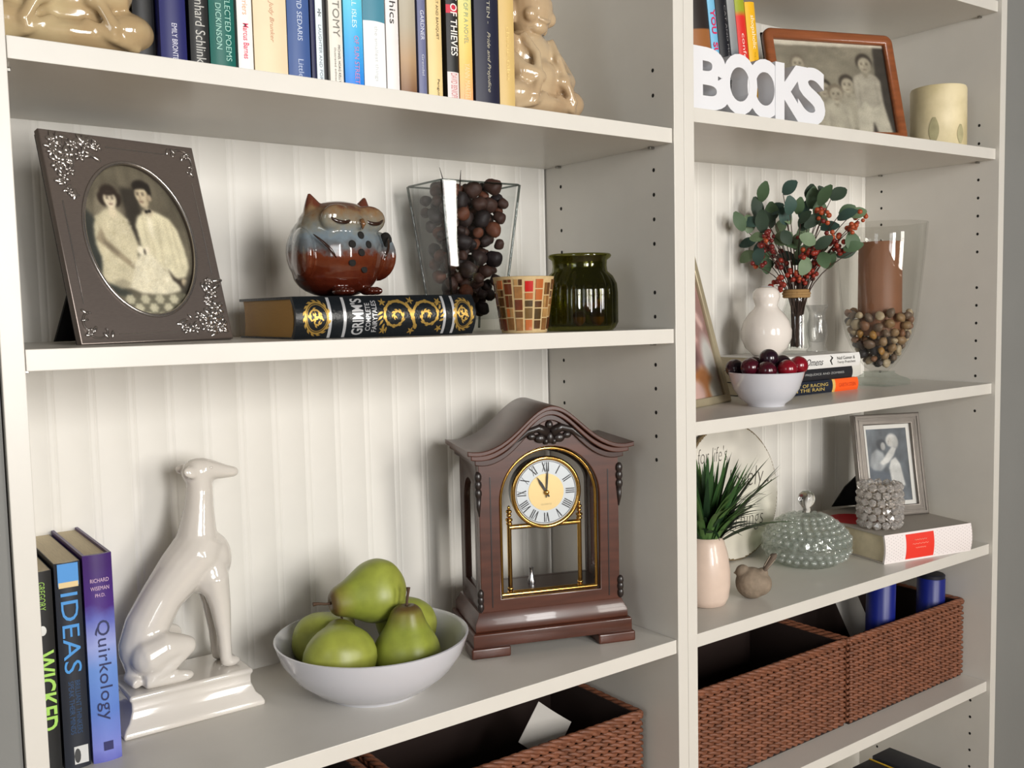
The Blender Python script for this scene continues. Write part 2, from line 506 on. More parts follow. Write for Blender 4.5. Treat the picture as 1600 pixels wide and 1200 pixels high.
def book(name, label, loc, th, ht, dp, cover, rot=None, rotz=0.0, hard=False, group=None, cat='book', pages=None, bev=None):
    """upright book, spine at y=0 facing -y, x 0..th, z 0..ht"""
    t = thing(name, label, cat, loc, rotz, group, rot)
    c = 0.28 if hard else 0.06
    ov = 0.3 if hard else 0.0
    b = MB()
    n = 6; bul = min(0.3, th * 0.12)
    outer = [(th * i / n, -bul * (1 - (2 * i / n - 1) ** 2)) for i in range(n + 1)]
    inner = [(c + (th - 2 * c) * i / n, c + 0.05 - bul * 0.6 * (1 - (2 * i / n - 1) ** 2)) for i in range(n + 1)]
    loop = [(0, dp)] + outer + [(th, dp), (th - c, dp)] + inner[::-1] + [(c, dp)]
    k = len(loop)
    for z in (0, ht): b.v += [(x, y, z) for x, y in loop]
    b.f += [(i, (i + 1) % k, k + (i + 1) % k, k + i) for i in range(k)]
    # end caps as quads across the U
    o = list(range(0, n + 3)); q = list(range(n + 3, k))[::-1]
    for i in range(len(o) - 1):
        b.f.append((o[i], q[i], q[i + 1], o[i + 1])); b.f.append((k + o[i], k + o[i + 1], k + q[i + 1], k + q[i]))
    b.build('cover', cover, t, smooth=35)
    MB().box(c + 0.01, th - c - 0.01, c, dp - ov, ov, ht - ov).build('pages', pages or m_page, t, smooth=0)
    return t
def cov(col, rough=0.45, **k): return mat('cover_%d_%d_%d' % tuple(col), col, rough, noise=0.06, nscale=30, **k)
def ink(col, metal=0.0, rough=0.5): return mat('ink_%d_%d_%d_%d' % (col[0], col[1], col[2], int(metal * 10)), col, rough, metal=metal)
def grad(nm, stops, lo, hi, ax=2): return mat('cover_' + nm, (128, 128, 128), 0.45, ramp=(ax, lo, hi, stops, 0.0, 1))
W_ = (235, 233, 228)
gA = 'books on the top left shelf'
def LAb(x0, x1, y=1.6): return (x0, y, sz('LA', (x0 + x1) / 2))
YB = -0.31
def rowbook(name, label, x0, x1, ht, cover, texts=(), y=1.6, dp=14.5, hard=False, patches=()):
    t = book(name, label, LAb(x0, x1, y), x1 - x0 - 0.04, ht, dp, cover, hard=hard, group=gA)
    th = x1 - x0
    yb = -min(0.3, th * 0.12) - 0.015
    for za, zb, col in patches:
        n = 6; bul = min(0.3, th * 0.12)
        MB().grid(lambda u, v: ((th - .04) * u, -bul * (1 - (2 * u - 1) ** 2) - 0.008, za + (zb - za) * v), 6, 1).build('printed_panel', ink(col), t, smooth=60)
    for s_, z0, z1, col, fr, kw in texts:
        kw = dict(kw)
        xc = kw.pop('xc', 0.5)
        spine_text(t, s_, 0, th, yb - 0.01, z0, z1, ink(col, kw.pop('metal', 0)), frac=fr, xc=xc * th, **kw)
    return t
rowbook('paperback_book', 'black book wedged beside the left cream figurine', -67.7, -65.75, 21, cov((20, 20, 22)), y=2.6)
rowbook('paperback_book', 'navy blue book with small white author lettering, right of the black one', -65.6, -63.2, 22, cov((30, 32, 92)), [('EMILY BRONTE', 0.15, 3.4, (205, 205, 220), .2, {}), ('WUTHERING', 5.6, 12, (205, 205, 220), .3, {})])
rowbook('paperback_book', 'black book with white serif author name between navy and teal books', -62.9, -61.1, 20.5, cov((30, 30, 30)), [('Bernhard Schlink', 0.2, 7.4, (180, 178, 172), .5, {})])
rowbook('paperback_book', 'teal green book with two lines of pale lettering', -61.05, -58.6, 21.5, cov((8, 92, 82)), [('SELECTED POEMS', .7, 7.0, (150, 196, 182), .22, {'xc': .68}), ('EMILY DICKINSON', 1.7, 8.2, (150, 196, 182), .22, {'xc': .32})])
rowbook('paperback_book', 'slim white book with red lettering right of the teal book', -58.35, -56.85, 21, cov(W_), [('Marcus Barnes', 1.2, 4.5, (214, 50, 92), .36, {'bold': .01}), ('Mother Carriers', 5.3, 10, (232, 160, 120), .36, {})])
rowbook('hardcover_book', 'thick cream book with faint brown script on its spine', -56.75, -53.35, 20, cov((226, 206, 172)), [('Judy Brunker', 3.1, 7.0, (190, 140, 110), .16, {'shear': .3})], hard=True)
rowbook('paperback_book', 'medium blue book with white lettering beside the cream book', -53.3, -50.95, 21, cov((62, 88, 142)), [('DAVID SEDARIS', 3.7, 9, (190, 200, 220), .22, {}), ('Little', .15, 1.9, (170, 182, 208), .24, {})])
rowbook('paperback_book', 'very thin dark navy book next to the thin pale blue one', -50.85, -50.32, 20, cov((24, 26, 66)))
rowbook('paperback_book', 'thin pale blue white book with grey lettering', -50.28, -49.5, 19.5, cov((218, 228, 232)), [('LAUGHTER AND FOR', .2, 5.6, (120, 130, 138), .4, {}), ('*', 6.4, 7.2, (60, 60, 60), .5, {})])
rowbook('paperback_book', 'thin black book left of the off white anatomy book', -49.45, -48.9, 18.5, cov((24, 24, 26)), y=2.0)
rowbook('paperback_book', 'off white book with large grey capitals and small black lines', -48.85, -47.35, 21, cov((226, 220, 208)), [('ANATOMY', 4.7, 11, (120, 118, 110), .48, {}), ('MICHAEL HOAG KELLY', .2, 3.9, (60, 60, 60), .17, {'xc': .64}), ('illustrated edition', .2, 3.6, (120, 118, 112), .14, {'xc': .36})])
rowbook('paperback_book', 'bright cyan to blue book with white and pink lettering', -47.2, -45.05, 22, grad('cyan_blue', [(0, (30, 120, 214)), (.35, (66, 170, 222)), (.75, (110, 208, 220)), (1, (90, 190, 210))], 0, 14), [('SMALL ISLES', 5.9, 10.5, (214, 240, 240), .24, {}), ('OF SUN STREET', .3, 5.1, (196, 130, 170), .24, {'xc': .58})])
rowbook('paperback_book', 'white book with a teal band across its spine', -45.0, -42.45, 21, cov((232, 234, 234)), [('the smallest things', .8, 6.4, (196, 198, 198), .2, {})], patches=[(6.9, 9.6, (70, 130, 150)), (9.6, 20, (150, 160, 158))])
rowbook('paperback_book', 'white book with black sans serif title below a grey edge', -42.35, -40.85, 21.5, cov((228, 222, 220)), [('Ethics', 7.0, 10.6, (40, 38, 36), .46, {})])
rowbook('paperback_book', 'soft brown and cream mottled book', -40.7, -38.75, 20, grad('mottled_brown', [(0, (120, 84, 58)), (.3, (172, 142, 108)), (.6, (170, 160, 140)), (1, (176, 170, 154))], 0, 12))
rowbook('paperback_book', 'slim slate blue book with pale lettering', -38.5, -37.5, 20.5, cov((104, 108, 142)), [('GARDNER', 5.9, 9, (206, 208, 220), .46, {}), ('Grendel', 2.2, 4.4, (190, 192, 206), .3, {})])
rowbook('paperback_book', 'tan yellow book with tiny black lettering at its right edge', -37.3, -35.5, 21, cov((226, 200, 142)), [('THE ART AND BANQUET', 6.2, 12, (96, 80, 54), .2, {'xc': .62}), ('Penguin', .15, 2, (70, 60, 44), .2, {'xc': .6})])
rowbook('paperback_book', 'black book with large white block capitals and a white foot panel', -34.9, -33.4, 20.5, cov((34, 34, 34)), [('CITY OF THIEVES', 4.8, 13, (228, 224, 216), .56, {'bold': .01, 'xc': .58}), ('DAVID BENIOFF', .2, 2.9, (200, 120, 120), .5, {})], patches=[(0.02, 3.05, (216, 208, 206)), (9.3, 10.2, (196, 40, 62))])
rowbook('paperback_book', 'yellow to orange book with pale lettering', -33.3, -31.55, 21, grad('yellow_orange', [(0, (244, 170, 120)), (.35, (240, 188, 104)), (.7, (226, 206, 120)), (1, (204, 208, 140))], 0, 12), [('LIFE OF PI A NOVEL', 6.3, 12, (140, 156, 130), .3, {}), ('YANN MARTEL', .3, 4.2, (250, 206, 160), .4, {})])
rowbook('hardcover_book', 'wide dark navy book with silver script title', -31.2, -27.95, 22, cov((26, 28, 50)), [('Pride and Prejudice', 1.4, 8.0, (176, 170, 150), .17, {'shear': .35}), ('JANE AUSTEN -', 8.9, 16, (170, 166, 150), .17, {})], hard=True)
rowbook('paperback_book', 'gold tan book beside the right cream figurine', -27.9, -25.75, 20.5, cov((206, 176, 112)), [('classic tales', 3, 9, (228, 200, 130), .2, {'metal': .3})])

# lower left: three upright books -------------------------------------------
gC = 'three upright books beside the dog figurine'
zc = sz('LC', -74)
t = book('hardcover_book', 'black book with lime green lettering against the bookcase side', (-78.2, 12.2, zc), 2.75, 20.4, 15.0, cov((24, 24, 24)), group=gC)
spine_text(t, 'WICKED', 4.4, 13.2, -.33, 4.4, 13.2, ink((150, 196, 84)), bold=.02) if False else None
spine_text(t, 'WICKED', 0, 2.75, -.345, 4.6, 12.6, ink((160, 206, 92)), bold=.02, frac=.62, xc=1.7)
spine_text(t, 'GREGORY', 0, 2.75, -.345, 16.6, 19.4, ink((140, 180, 76)), frac=.22, xc=1.75)
MB().ell((1.65, -.33, 14.6), (.35, .04, .5), 10, 6).build('emblem', ink((210, 210, 205)), t)
t = book('paperback_book', 'black book with large blue capitals, middle of the three', (-75.2, 12.2, zc), 2.4, 20.9, 15.0, cov((30, 34, 44)), group=gC)
spine_text(t, 'IDEAS', 0, 2.4, -.315, 9.8, 17.9, ink((66, 140, 206)), frac=.66, space=1.0)
spine_text(t, 'BRILLIANT THINKERS', 0, 2.4, -.315, 3.6, 9.0, ink((36, 70, 110)), frac=.2, xc=1.5)
spine_text(t, 'SPEAK THEIR MINDS', 0, 2.4, -.315, 3.6, 9.0, ink((36, 70, 110)), frac=.2, xc=.9)
MB().box(0.25, 2.15, -.325, -.31, 18.6, 20.85).build('printed_panel', ink((70, 140, 206)), t, smooth=0)
MB().box(0.3, 2.1, -.335, -.32, 18.45, 19.0).build('printed_panel', ink((214, 190, 140)), t, smooth=0)
em = MB().box(0.85, 2.15, -.325, -.31, 0.5, 2.3).build('emblem', ink((200, 200, 198)), t, smooth=0)
MB().ell((1.15, -.33, 1.35), (.3, .012, .75), 14, 6).build('emblem_oval', ink((60, 60, 60)), em)
qs = [(0, (66, 60, 150)), (.12, (120, 128, 200)), (.3, (92, 124, 196)), (.5, (104, 140, 206)), (.62, (150, 160, 212)), (.74, (96, 104, 180)), (.8, (70, 40, 120)), (1, (62, 34, 100))]
t = book('hardcover_book', 'violet blue hardcover with flowing dark title, nearest the dog figurine', (-72.6, 12.0, zc), 2.75, 21.3, 15.3, mat('cover_cloudy_violet', (100, 100, 180), .35, ramp=(2, 0, 21.3, qs, 2.2, 40)), hard=True, group=gC)
spine_text(t, 'Quirkology', 0, 2.75, -.355, 4.3, 14.6, ink((34, 40, 84)), frac=.56, space=1.05)
spine_text(t, 'RICHARD', 0, 2.75, -.355, 17.5, 18.0, ink((200, 170, 196)), frac=.01) if False else None
flat_text(t, 'RICHARD', .55, 2.3, -.355, 18.5, 18.9, ink((204, 172, 200)))
flat_text(t, 'WISEMAN', .55, 2.3, -.355, 17.7, 18.1, ink((204, 172, 200)))
flat_text(t, 'PH.D.', .95, 1.9, -.355, 17.0, 17.35, ink((204, 172, 200)))
MB().box(1.0, 1.9, -.36, -.34, 1.2, 2.1).build('emblem', ink((40, 40, 90)), t, smooth=0)

# large leather-look book lying flat under the owl ---------------------------
t = thing('hardcover_book', 'thick black book lying flat with gold scrollwork and gilt pages, under the owl', 'book', (-52.4, 5.0, sz('LB', -41)), 0)
BL_, BH, BD = 22.3, 4.55, 15.2
m_blk = mat('black_leather', (16, 20, 24), .3, bump=.2, bscale=300)
m_gilt = mat('gilt_page_edge', (176, 130, 56), .42, metal=.35, noise=.12, nscale=60, stretch=(1, 1, 40))
def spine_y(z):   # rounded spine
    q = (z / BH) * 2 - 1
    return -0.95 * (1 - q * q) + 0.25
b = MB(); n = 14
outer = [(spine_y(BH * i / n), BH * i / n) for i in range(n + 1)]
loop = [(BD, 0)] + outer + [(BD, BH), (BD, BH - .3)] + [(y + .45, .3 + (BH - .6) * (z / BH)) for y, z in outer[::-1]] + [(BD, .3)]
k = len(loop)
for x in (0, BL_): b.v += [(x, y, z) for y, z in loop]
b.f += [(i, k + i, k + (i + 1) % k, (i + 1) % k) for i in range(k)]
o = list(range(0, n + 3)); q = list(range(n + 3, k))[::-1]
for i in range(len(o) - 1):
    b.f.append((o[i], o[i + 1], q[i + 1], q[i])); b.f.append((k + o[i], k + q[i], k + q[i + 1], k + o[i + 1]))
b.build('cover', m_blk, t, smooth=35, fix=True)
pg = MB()
pp = [(BD - .5 - .5 * (1 - ((z - BH / 2) / (BH / 2)) ** 2), z) for z in np.linspace(.3, BH - .3, 9)]
lp = [(.9, .3), (.5, BH / 2), (.9, BH - .3)] + pp[::-1]
for x in (.25, BL_ - .25): pg.v += [(x, y, z) for y, z in lp]
k = len(lp)
pg.f += [(i, (i + 1) % k, k + (i + 1) % k, k + i) for i in range(k)] + [tuple(range(k)), tuple(range(k, 2 * k))]
pg.build('pages', m_gilt, t, smooth=0, fix=True)
m_gold = mat('gold_foil', (196, 160, 84), .38, metal=.75)
m_silv = mat('silver_foil', (206, 206, 208), .35, metal=.6)
def ribbon(mb, pts, w0, off=.03):
    """flat stroke on the rounded spine; pts (x,z)"""
    m_ = len(pts); vs = []
    for i, (x, z) in enumerate(pts):
        a = pts[max(i - 1, 0)]; c = pts[min(i + 1, m_ - 1)]
        dx, dz = c[0] - a[0], c[1] - a[1]; l_ = math.hypot(dx, dz) or 1
        ww = w0(i / (m_ - 1)) if callable(w0) else w0
        for s_ in (-1, 1):
            X = x - s_ * dz / l_ * ww; Z = min(max(z + s_ * dx / l_ * ww, .12), BH - .12)
            vs.append((X, spine_y(Z) - off, Z))
    mb.add(vs, [(2 * i, 2 * i + 1, 2 * i + 3, 2 * i + 2) for i in range(m_ - 1)])
def spiral(cx, cz, r0_, r1_, a0, a1, n=28):
    return [(cx + (r0_ + (r1_ - r0_) * i / n) * cos(a0 + (a1 - a0) * i / n), cz + (r0_ + (r1_ - r0_) * i / n) * sin(a0 + (a1 - a0) * i / n)) for i in range(n + 1)]
def leaves(mb, pts, step, ln, wd, both=True):
    for i in range(2, len(pts) - 2, step):
        x, z = pts[i]; dx, dz = pts[i + 1][0] - pts[i - 1][0], pts[i + 1][1] - pts[i - 1][1]
        a = math.atan2(dz, dx)
        for s_ in ((1, -1) if both else (-1,)):
            b_ = a + s_ * .75
            q = [(x + ln * j / 5 * cos(b_ - s_ * j * .1), z + ln * j / 5 * sin(b_ - s_ * j * .1)) for j in range(6)]
            ribbon(mb, q, lambda u: wd * sin(PI * min(.08 + u, .98)), .035)
def roundel(cx, w_):
    g = MB(); cz = BH / 2; R_ = 1.62
    ring_ = [(cx + w_ * R_ * cos(a), cz + R_ * sin(a)) for a in np.linspace(0, 2 * PI, 48)]
    ribbon(g, ring_, .09); leaves(g, ring_, 3, .62, .11, False)
    ring2 = [(cx + w_ * (R_ - .22) * cos(a), cz + (R_ - .22) * sin(a)) for a in np.linspace(0, 2 * PI, 40)]
    ribbon(g, ring2, .035)
    s1 = spiral(cx - .1, cz + .3, .95 * w_, .12, PI * 1.3, -PI * .9); ribbon(g, s1, .085); leaves(g, s1, 6, .45, .1)
    s2 = spiral(cx + .1, cz - .5, .8 * w_, .1, .3, PI * 2); ribbon(g, s2, .08); leaves(g, s2, 7, .45, .1)
    return g
o = roundel(2.35, .82); o.build('gold_ornament', m_gold, t, smooth=60)
o = roundel(20.6, .72); o.build('gold_ornament', m_gold, t, smooth=60)
g = MB(); cz = BH / 2
for cx, sg, ph in ((11.75, 1, .2), (15.75, -1, PI + .2)):
    s1 = spiral(cx, cz, 1.95, .2, ph, ph + sg * 9.5, 60)
    s1 = [(cx + (x - cx) * 1.0, cz + (z - cz) * .95) for x, z in s1]
    ribbon(g, s1, lambda u: .15 - .07 * u); leaves(g, s1, 4, .5, .1)
    for k in range(5):
        a = ph + PI + sg * (k * .28 - .5)
        q = [(cx + (1.7 + .13 * j) * cos(a + j * .05), cz + (1.6 + .1 * j) * sin(a + j * .05)) for j in range(6)]
        ribbon(g, q, lambda u: .13 * sin(PI * min(.08 + u, .98)))
sw = [(13.2 + 1.1 * i / 10, cz + 1.5 - 3.0 * i / 10) for i in range(11)]
ribbon(g, sw, lambda u: .1 + .1 * sin(PI * u)); leaves(g, sw, 3, .6, .12)
for cx, cz2 in ((10.2, .75), (10.2, BH - .75), (17.3, .75), (17.3, BH - .75), (13.75, .6), (13.75, BH - .6)):
    for k in range(5):
        a = k * 2 * PI / 5 + cx
        ribbon(g, [(cx + .1 * j * cos(a), cz2 + .09 * j * sin(a)) for j in range(6)], lambda u: .1 * sin(PI * min(.08 + u, .98)))
g.build('gold_ornament', m_gold, t, smooth=60)
for x in (3.85, 5.55, 18.0, 19.25):
    g = MB(); ribbon(g, [(x, z) for z in np.linspace(.15, BH - .15, 16)], .17); g.build('silver_band', m_silv, t, smooth=60)
def across_text(s_, xa, xb, z0, z1, bold=.0):
    vs, fs = text2d(s_, bold)
    xs = [v[0] for v in vs]; ys = [v[1] for v in vs]; a, b_ = min(xs), max(xs); c, d = min(ys), max(ys)
    out = []
    for v in vs:
        z = z0 + (v[0] - a) / (b_ - a) * (z1 - z0); x = xb - (v[1] - c) / (d - c) * (xb - xa)
        out.append((x, spine_y(z) - .05, z))
    MB().add(out, fs).build('lettering', m_silv, t, smooth=0)
across_text("GRIMM'S", 6.35, 7.75, .35, BH - .3, .02)
across_text('COMPLETE', 8.0, 8.6, .75, BH - .8, .01); across_text('FAIRYTALES', 8.8, 9.4, .6, BH - .55, .01)
# ------------------------------------------------------------------ printed photographs (flat prints painted point by point)
class Paint:
    def __init__(s, w, h, col=(120, 115, 105)):
        s.w, s.h = w, h
        s.a = np.zeros((h, w, 3)); s.a[:] = col
        s.X, s.Y = np.meshgrid((np.arange(w) + .5) / w, (np.arange(h) + .5) / h)   # y up
        s.asp = w / h
    def _mix(s, m_, col): s.a = s.a * (1 - m_[..., None]) + np.array(col, float) * m_[..., None]
    def ell(s, cx, cy, rx, ry, col, rot=0, soft=.25, al=1.0):
        x = (s.X - cx); y = (s.Y - cy) / s.asp
        c, d = cos(rot), sin(rot)
        xr = (x * c + y * d) / rx; yr = (-x * d + y * c) / (ry / s.asp)
        q = np.sqrt(xr * xr + yr * yr)
        s._mix(np.clip((1 + soft / 2 - q) / soft, 0, 1) * al, col); return s
    def poly(s, pts, col, soft=1, al=1.0):
        m_ = np.zeros_like(s.X, bool); n = len(pts); j = n - 1
        for i in range(n):
            xi, yi = pts[i]; xj, yj = pts[j]
            c = ((yi > s.Y) != (yj > s.Y))
            with np.errstate(divide='ignore', invalid='ignore'):
                xx = (xj - xi) * (s.Y - yi) / ((yj - yi) if yj != yi else 1e-9) + xi
            m_ ^= c & (s.X < xx); j = i
        f = m_.astype(float)
        for _ in range(soft):
            p_ = np.pad(f, 1, mode='edge')
            f = sum(p_[a:a + s.h, b:b + s.w] for a in range(3) for b in range(3)) / 9
        s._mix(f * al, col); return s
    def noise(s, amp, seed=1, coarse=6):
        r = np.random.RandomState(seed)
        g = r.rand(coarse + 2, coarse + 2)
        yy = s.Y * coarse; xx = s.X * coarse
        y0 = yy.astype(int); x0 = xx.astype(int); fy = yy - y0; fx = xx - x0
        v = g[y0, x0] * (1 - fy) * (1 - fx) + g[y0 + 1, x0] * fy * (1 - fx) + g[y0, x0 + 1] * (1 - fy) * fx + g[y0 + 1, x0 + 1] * fy * fx
        s.a *= (1 + amp * (v - .5))[..., None]; return s
    def grain(s, amp, seed=3):
        s.a *= (1 + amp * (np.random.RandomState(seed).rand(s.h, s.w) - .5))[..., None]; return s
    def blur(s, n=1):
        for _ in range(n):
            p_ = np.pad(s.a, ((1, 1), (1, 1), (0, 0)), mode='edge')
            s.a = sum(p_[a:a + s.h, b:b + s.w] for a in range(3) for b in range(3)) / 9
        return s
    def cols(s):
        a = np.clip(s.a, 0, 255) / 255.0
        l_ = np.where(a <= .04045, a / 12.92, ((a + .055) / 1.055) ** 2.4)
        return np.concatenate([l_.reshape(-1, 3), np.ones((s.w * s.h, 1))], 1)
m_print = mat('photographic_print', (128, 128, 128), .35, attr='paint')
def print_obj(P_, x0, x1, z0, z1, y, parent, T=None, name='photograph', mask=None):
    b = MB(); nu, nv = P_.w - 1, P_.h - 1
    b.grid(lambda u, v: (x0 + (x1 - x0) * u, y, z0 + (z1 - z0) * v), nu, nv, T)
    if mask is not None:
        keep = [f for f in b.f if all(mask(*(divmod(i, P_.w)[::-1])) for i in f)]
        b.f = keep
    return b.build(name, m_print, parent, smooth=0, colors=P_.cols())
def rect(x0, x1, z0, z1): return [(x0, z0), (x1, z0), (x1, z1), (x0, z1)]
m_velvet = mat('black_velvet', (14, 14, 16), .85)
m_pane = thin_glass('picture_glass', (250, 250, 250), .03, 1.25)

# wedding photograph in a pewter frame -----------------------------------------
FW, FH = 16.9, 21.7
lean = math.radians(16.1); yaw = math.radians(15.4)
t = thing('picture_frame', 'pewter photo frame with flower corners and an oval wedding photograph', 'picture frame', (-64.25, 10.2, sz('LB', -64) + .12), 0)
t.rotation_euler = (Matrix.Rotation(yaw, 3, 'Z')).to_euler()
TL_ = Matrix.Rotation(-lean, 4, 'X')     # lean back
m_pew = mat('pewter_brown', (124, 114, 108), .36, metal=.7, noise=.12, nscale=200, stretch=(1, 1, 8))
m_orn = mat('polished_pewter', (170, 164, 160), .2, metal=.9)
OX, OZ, ORX, ORZ = .1, 10.85, 5.95, 8.15
oval = [(OX + ORX * cos(a), OZ + ORZ * sin(a)) for a in np.linspace(0, 2 * PI, 72, endpoint=False)]
vs, fs = prism2d([rect(-FW / 2, FW / 2, 0, FH), oval], .9, .12, 2)
MB().add(vs, fs, TL_).build('frame_plate', m_pew, t, smooth=35)
MB().box(-FW / 2 + .15, FW / 2 - .15, .9, 1.25, .1, FH - .15, TL_).build('backing_board', m_velvet, t, smooth=0, bevel=.05)
b = MB(); b.ring([(OX + (ORX + .02) * cos(a), -.02, OZ + (ORZ + .02) * sin(a)) for a in np.linspace(0, 2 * PI, 80, endpoint=False)], .2, 8, TL_)
b.build('oval_rim', m_orn, t, smooth=180)
P_ = Paint(170, 232, (96, 90, 76))
P_.noise(.4, 4, 5)
for i in range(9): P_.poly([(.02 + .12 * i, .45), (.05 + .12 * i, .45), (.06 + .12 * i, 1), (.03 + .12 * i, 1)], (84, 78, 66), 6, .6)
P_.poly([(0, .2), (.2, .25), (.17, .62), (.08, .7), (0, .6)], (54, 56, 52), 8)
P_.poly([(.44, .5), (.6, .5), (.56, .84), (.42, .84)], (52, 48, 42), 8)
P_.poly([(.17, .5), (.16, .7), (.22, .82), (.3, .85), (.38, .8), (.4, .66), (.44, .45)], (138, 130, 110), 7, .75)      # veil
# bride
P_.poly([(.13, .58), (.17, .645), (.25, .69), (.3, .7), (.36, .69), (.43, .64), (.47, .55), (.49, .46), (.46, .4), (.44, .3), (.4, .2), (.1, .2), (.15, .38), (.12, .47)], (196, 187, 158), 3)
rw = random.Random(2)
for k in range(160):
    P_.ell(rw.uniform(.15, .46), rw.uniform(.24, .66), rw.uniform(.005, .012), rw.uniform(.004, .009), rw.choice([(176, 166, 136), (212, 204, 178)]), 0, 1.0, .55)
P_.poly([(.28, .66), (.3, .73), (.34, .73), (.36, .66), (.32, .63)], (206, 194, 166), 2)
P_.ell(.315, .79, .082, .064, (50, 42, 36), 0, .3); P_.ell(.25, .755, .036, .045, (48, 40, 34), .3, .4); P_.ell(.385, .755, .03, .045, (48, 40, 34), -.3, .4)
P_.ell(.318, .757, .056, .05, (208, 197, 170), 0, .2); P_.ell(.318, .735, .042, .036, (210, 198, 172), 0, .3)
P_.ell(.318, .795, .05, .014, (50, 42, 36), .1, .5)
for e in (-1, 1):
    P_.ell(.318 + e * .022, .764, .011, .005, (70, 60, 52), 0, .5); P_.ell(.318 + e * .022, .775, .014, .0035, (92, 80, 68), 0, .6)
P_.ell(.32, .748, .007, .006, (176, 160, 134), 0, .8); P_.ell(.318, .728, .018, .005, (112, 84, 74), 0, .5); P_.ell(.318, .733, .014, .002, (226, 218, 200), 0, .6)
P_.poly([(.13, .5), (.17, .47), (.3, .38), (.43, .3), (.44, .335), (.34, .41), (.22, .5), (.19, .58)], (150, 138, 114), 2); P_.ell(.44, .315, .03, .016, (178, 164, 138), -.6, .4)
P_.poly([(.19, .545), (.2, .5), (.3, .42), (.3, .4), (.18, .48)], (104, 94, 78), 2, .7)
# groom
P_.poly([(.5, .6), (.53, .655), (.6, .69), (.66, .705), (.72, .69), (.82, .655), (.88, .58), (.91, .46), (.92, .34), (.87, .27), (.8, .26), (.76, .2), (.55, .26), (.52, .42)], (208, 200, 170), 3)
for x0_, x1_ in ((.57, .58), (.62, .61), (.7, .68), (.77, .79), (.82, .85)): P_.poly([(x0_, .65), (x0_ + .012, .65), (x1_ + .014, .32), (x1_, .32)], (168, 158, 130), 3, .7)
P_.poly([(.62, .7), (.66, .62), (.64, .5), (.61, .58)], (226, 218, 192), 2)
P_.poly([(.575, .685), (.64, .72), (.7, .69), (.66, .66), (.62, .665)], (196, 184, 156), 2)
P_.ell(.615, .855, .078, .045, (40, 36, 32), 0, .3); P_.ell(.685, .83, .02, .05, (40, 36, 32), 0, .4)
P_.ell(.61, .8, .058, .056, (196, 182, 152), .1, .2); P_.ell(.617, .762, .046, .045, (190, 176, 148), .1, .3); P_.ell(.682, .785, .014, .022, (180, 164, 138), 0, .4)
P_.poly([(.55, .835), (.68, .845), (.672, .872), (.6, .885), (.545, .865)], (38, 34, 30), 2)
for e in (-1, 1): P_.ell(.6 + e * .024, .803, .012, .005, (62, 54, 46), 0, .5); P_.ell(.6 + e * .024, .816, .017, .004, (70, 60, 50), .1 * e, .5)
P_.ell(.592, .782, .009, .016, (166, 148, 122), 0, .8); P_.ell(.6, .757, .022, .005, (116, 90, 76), 0, .5); P_.ell(.66, .775, .012, .04, (150, 134, 110), 0, .9, .7)
P_.ell(.625, .693, .016, .011, (24, 22, 22), .3, .4); P_.ell(.655, .698, .016, .011, (24, 22, 22), -.3, .4)
# cake, knife hands, table
P_.poly([(.34, .2), (.39, .29), (.44, .37), (.5, .425), (.57, .43), (.63, .38), (.7, .31), (.78, .24), (.8, .18), (.66, .155), (.44, .165)], (214, 206, 180), 3)
for k in range(120): P_.ell(rw.uniform(.4, .74), rw.uniform(.18, .4), .009, .007, rw.choice([(190, 180, 152), (230, 224, 202)]), 0, 1.0, .5)
P_.ell(.5, .44, .03, .028, (222, 214, 190), 0, .4); P_.ell(.56, .445, .022, .024, (216, 206, 182), 0, .4); P_.ell(.533, .43, .007, .022, (48, 42, 38), 0, .4)
P_.poly([(.71, .33), (.76, .27), (.84, .235), (.87, .2), (.82, .2), (.74, .25)], (64, 56, 48), 2); P_.ell(.85, .23, .03, .03, (186, 172, 144), .4, .4)
P_.poly([(0, .25), (.12, .24), (.28, .2), (.36, .15), (.15, .13), (0, .18)], (62, 64, 58), 5); P_.poly([(.2, .24), (.3, .26), (.36, .22), (.26, .19)], (150, 142, 120), 3, .8)
P_.poly([(.78, .16), (1, .14), (1, .3), (.9, .28)], (66, 62, 54), 5)
P_.poly([(0, 0), (1, 0), (1, .135), (.8, .165), (.4, .14), (0, .165)], (104, 100, 84), 3)
for i in range(8):
    for j in range(3):
        cx, cy = .06 + .13 * i + .065 * (j % 2), .128 - .055 * j
        for q in range(6): P_.ell(cx + .027 * cos(q * PI / 3), cy + .02 * sin(q * PI / 3), .016, .011, (182, 176, 150), q * PI / 3, .7)
        P_.ell(cx, cy, .012, .009, (196, 190, 164), 0, .8)
P_.blur(2).noise(.14, 9, 16).grain(.1)
print_obj(P_, OX - ORX - .2, OX + ORX + .2, OZ - ORZ - .2, OZ + ORZ + .2, .62, t, TL_)
rr = random.Random(3)
def flower(b, x, z, r, y=-.12):
    b.ell((x, y - .1, z), (r * .32, .22, r * .32), 8, 6)
    for k in range(5):
        a = 2 * PI * k / 5 + x
        b.ell((x + r * .6 * cos(a), y, z + r * .6 * sin(a)), (r * .45, .16, r * .3), 8, 6, rot=(0, -a, 0))
def leafb(b, x, z, r, a, y=-.08):
    b.ell((x, y, z), (r, .13, r * .42), 8, 6, rot=(0, -a, 0))
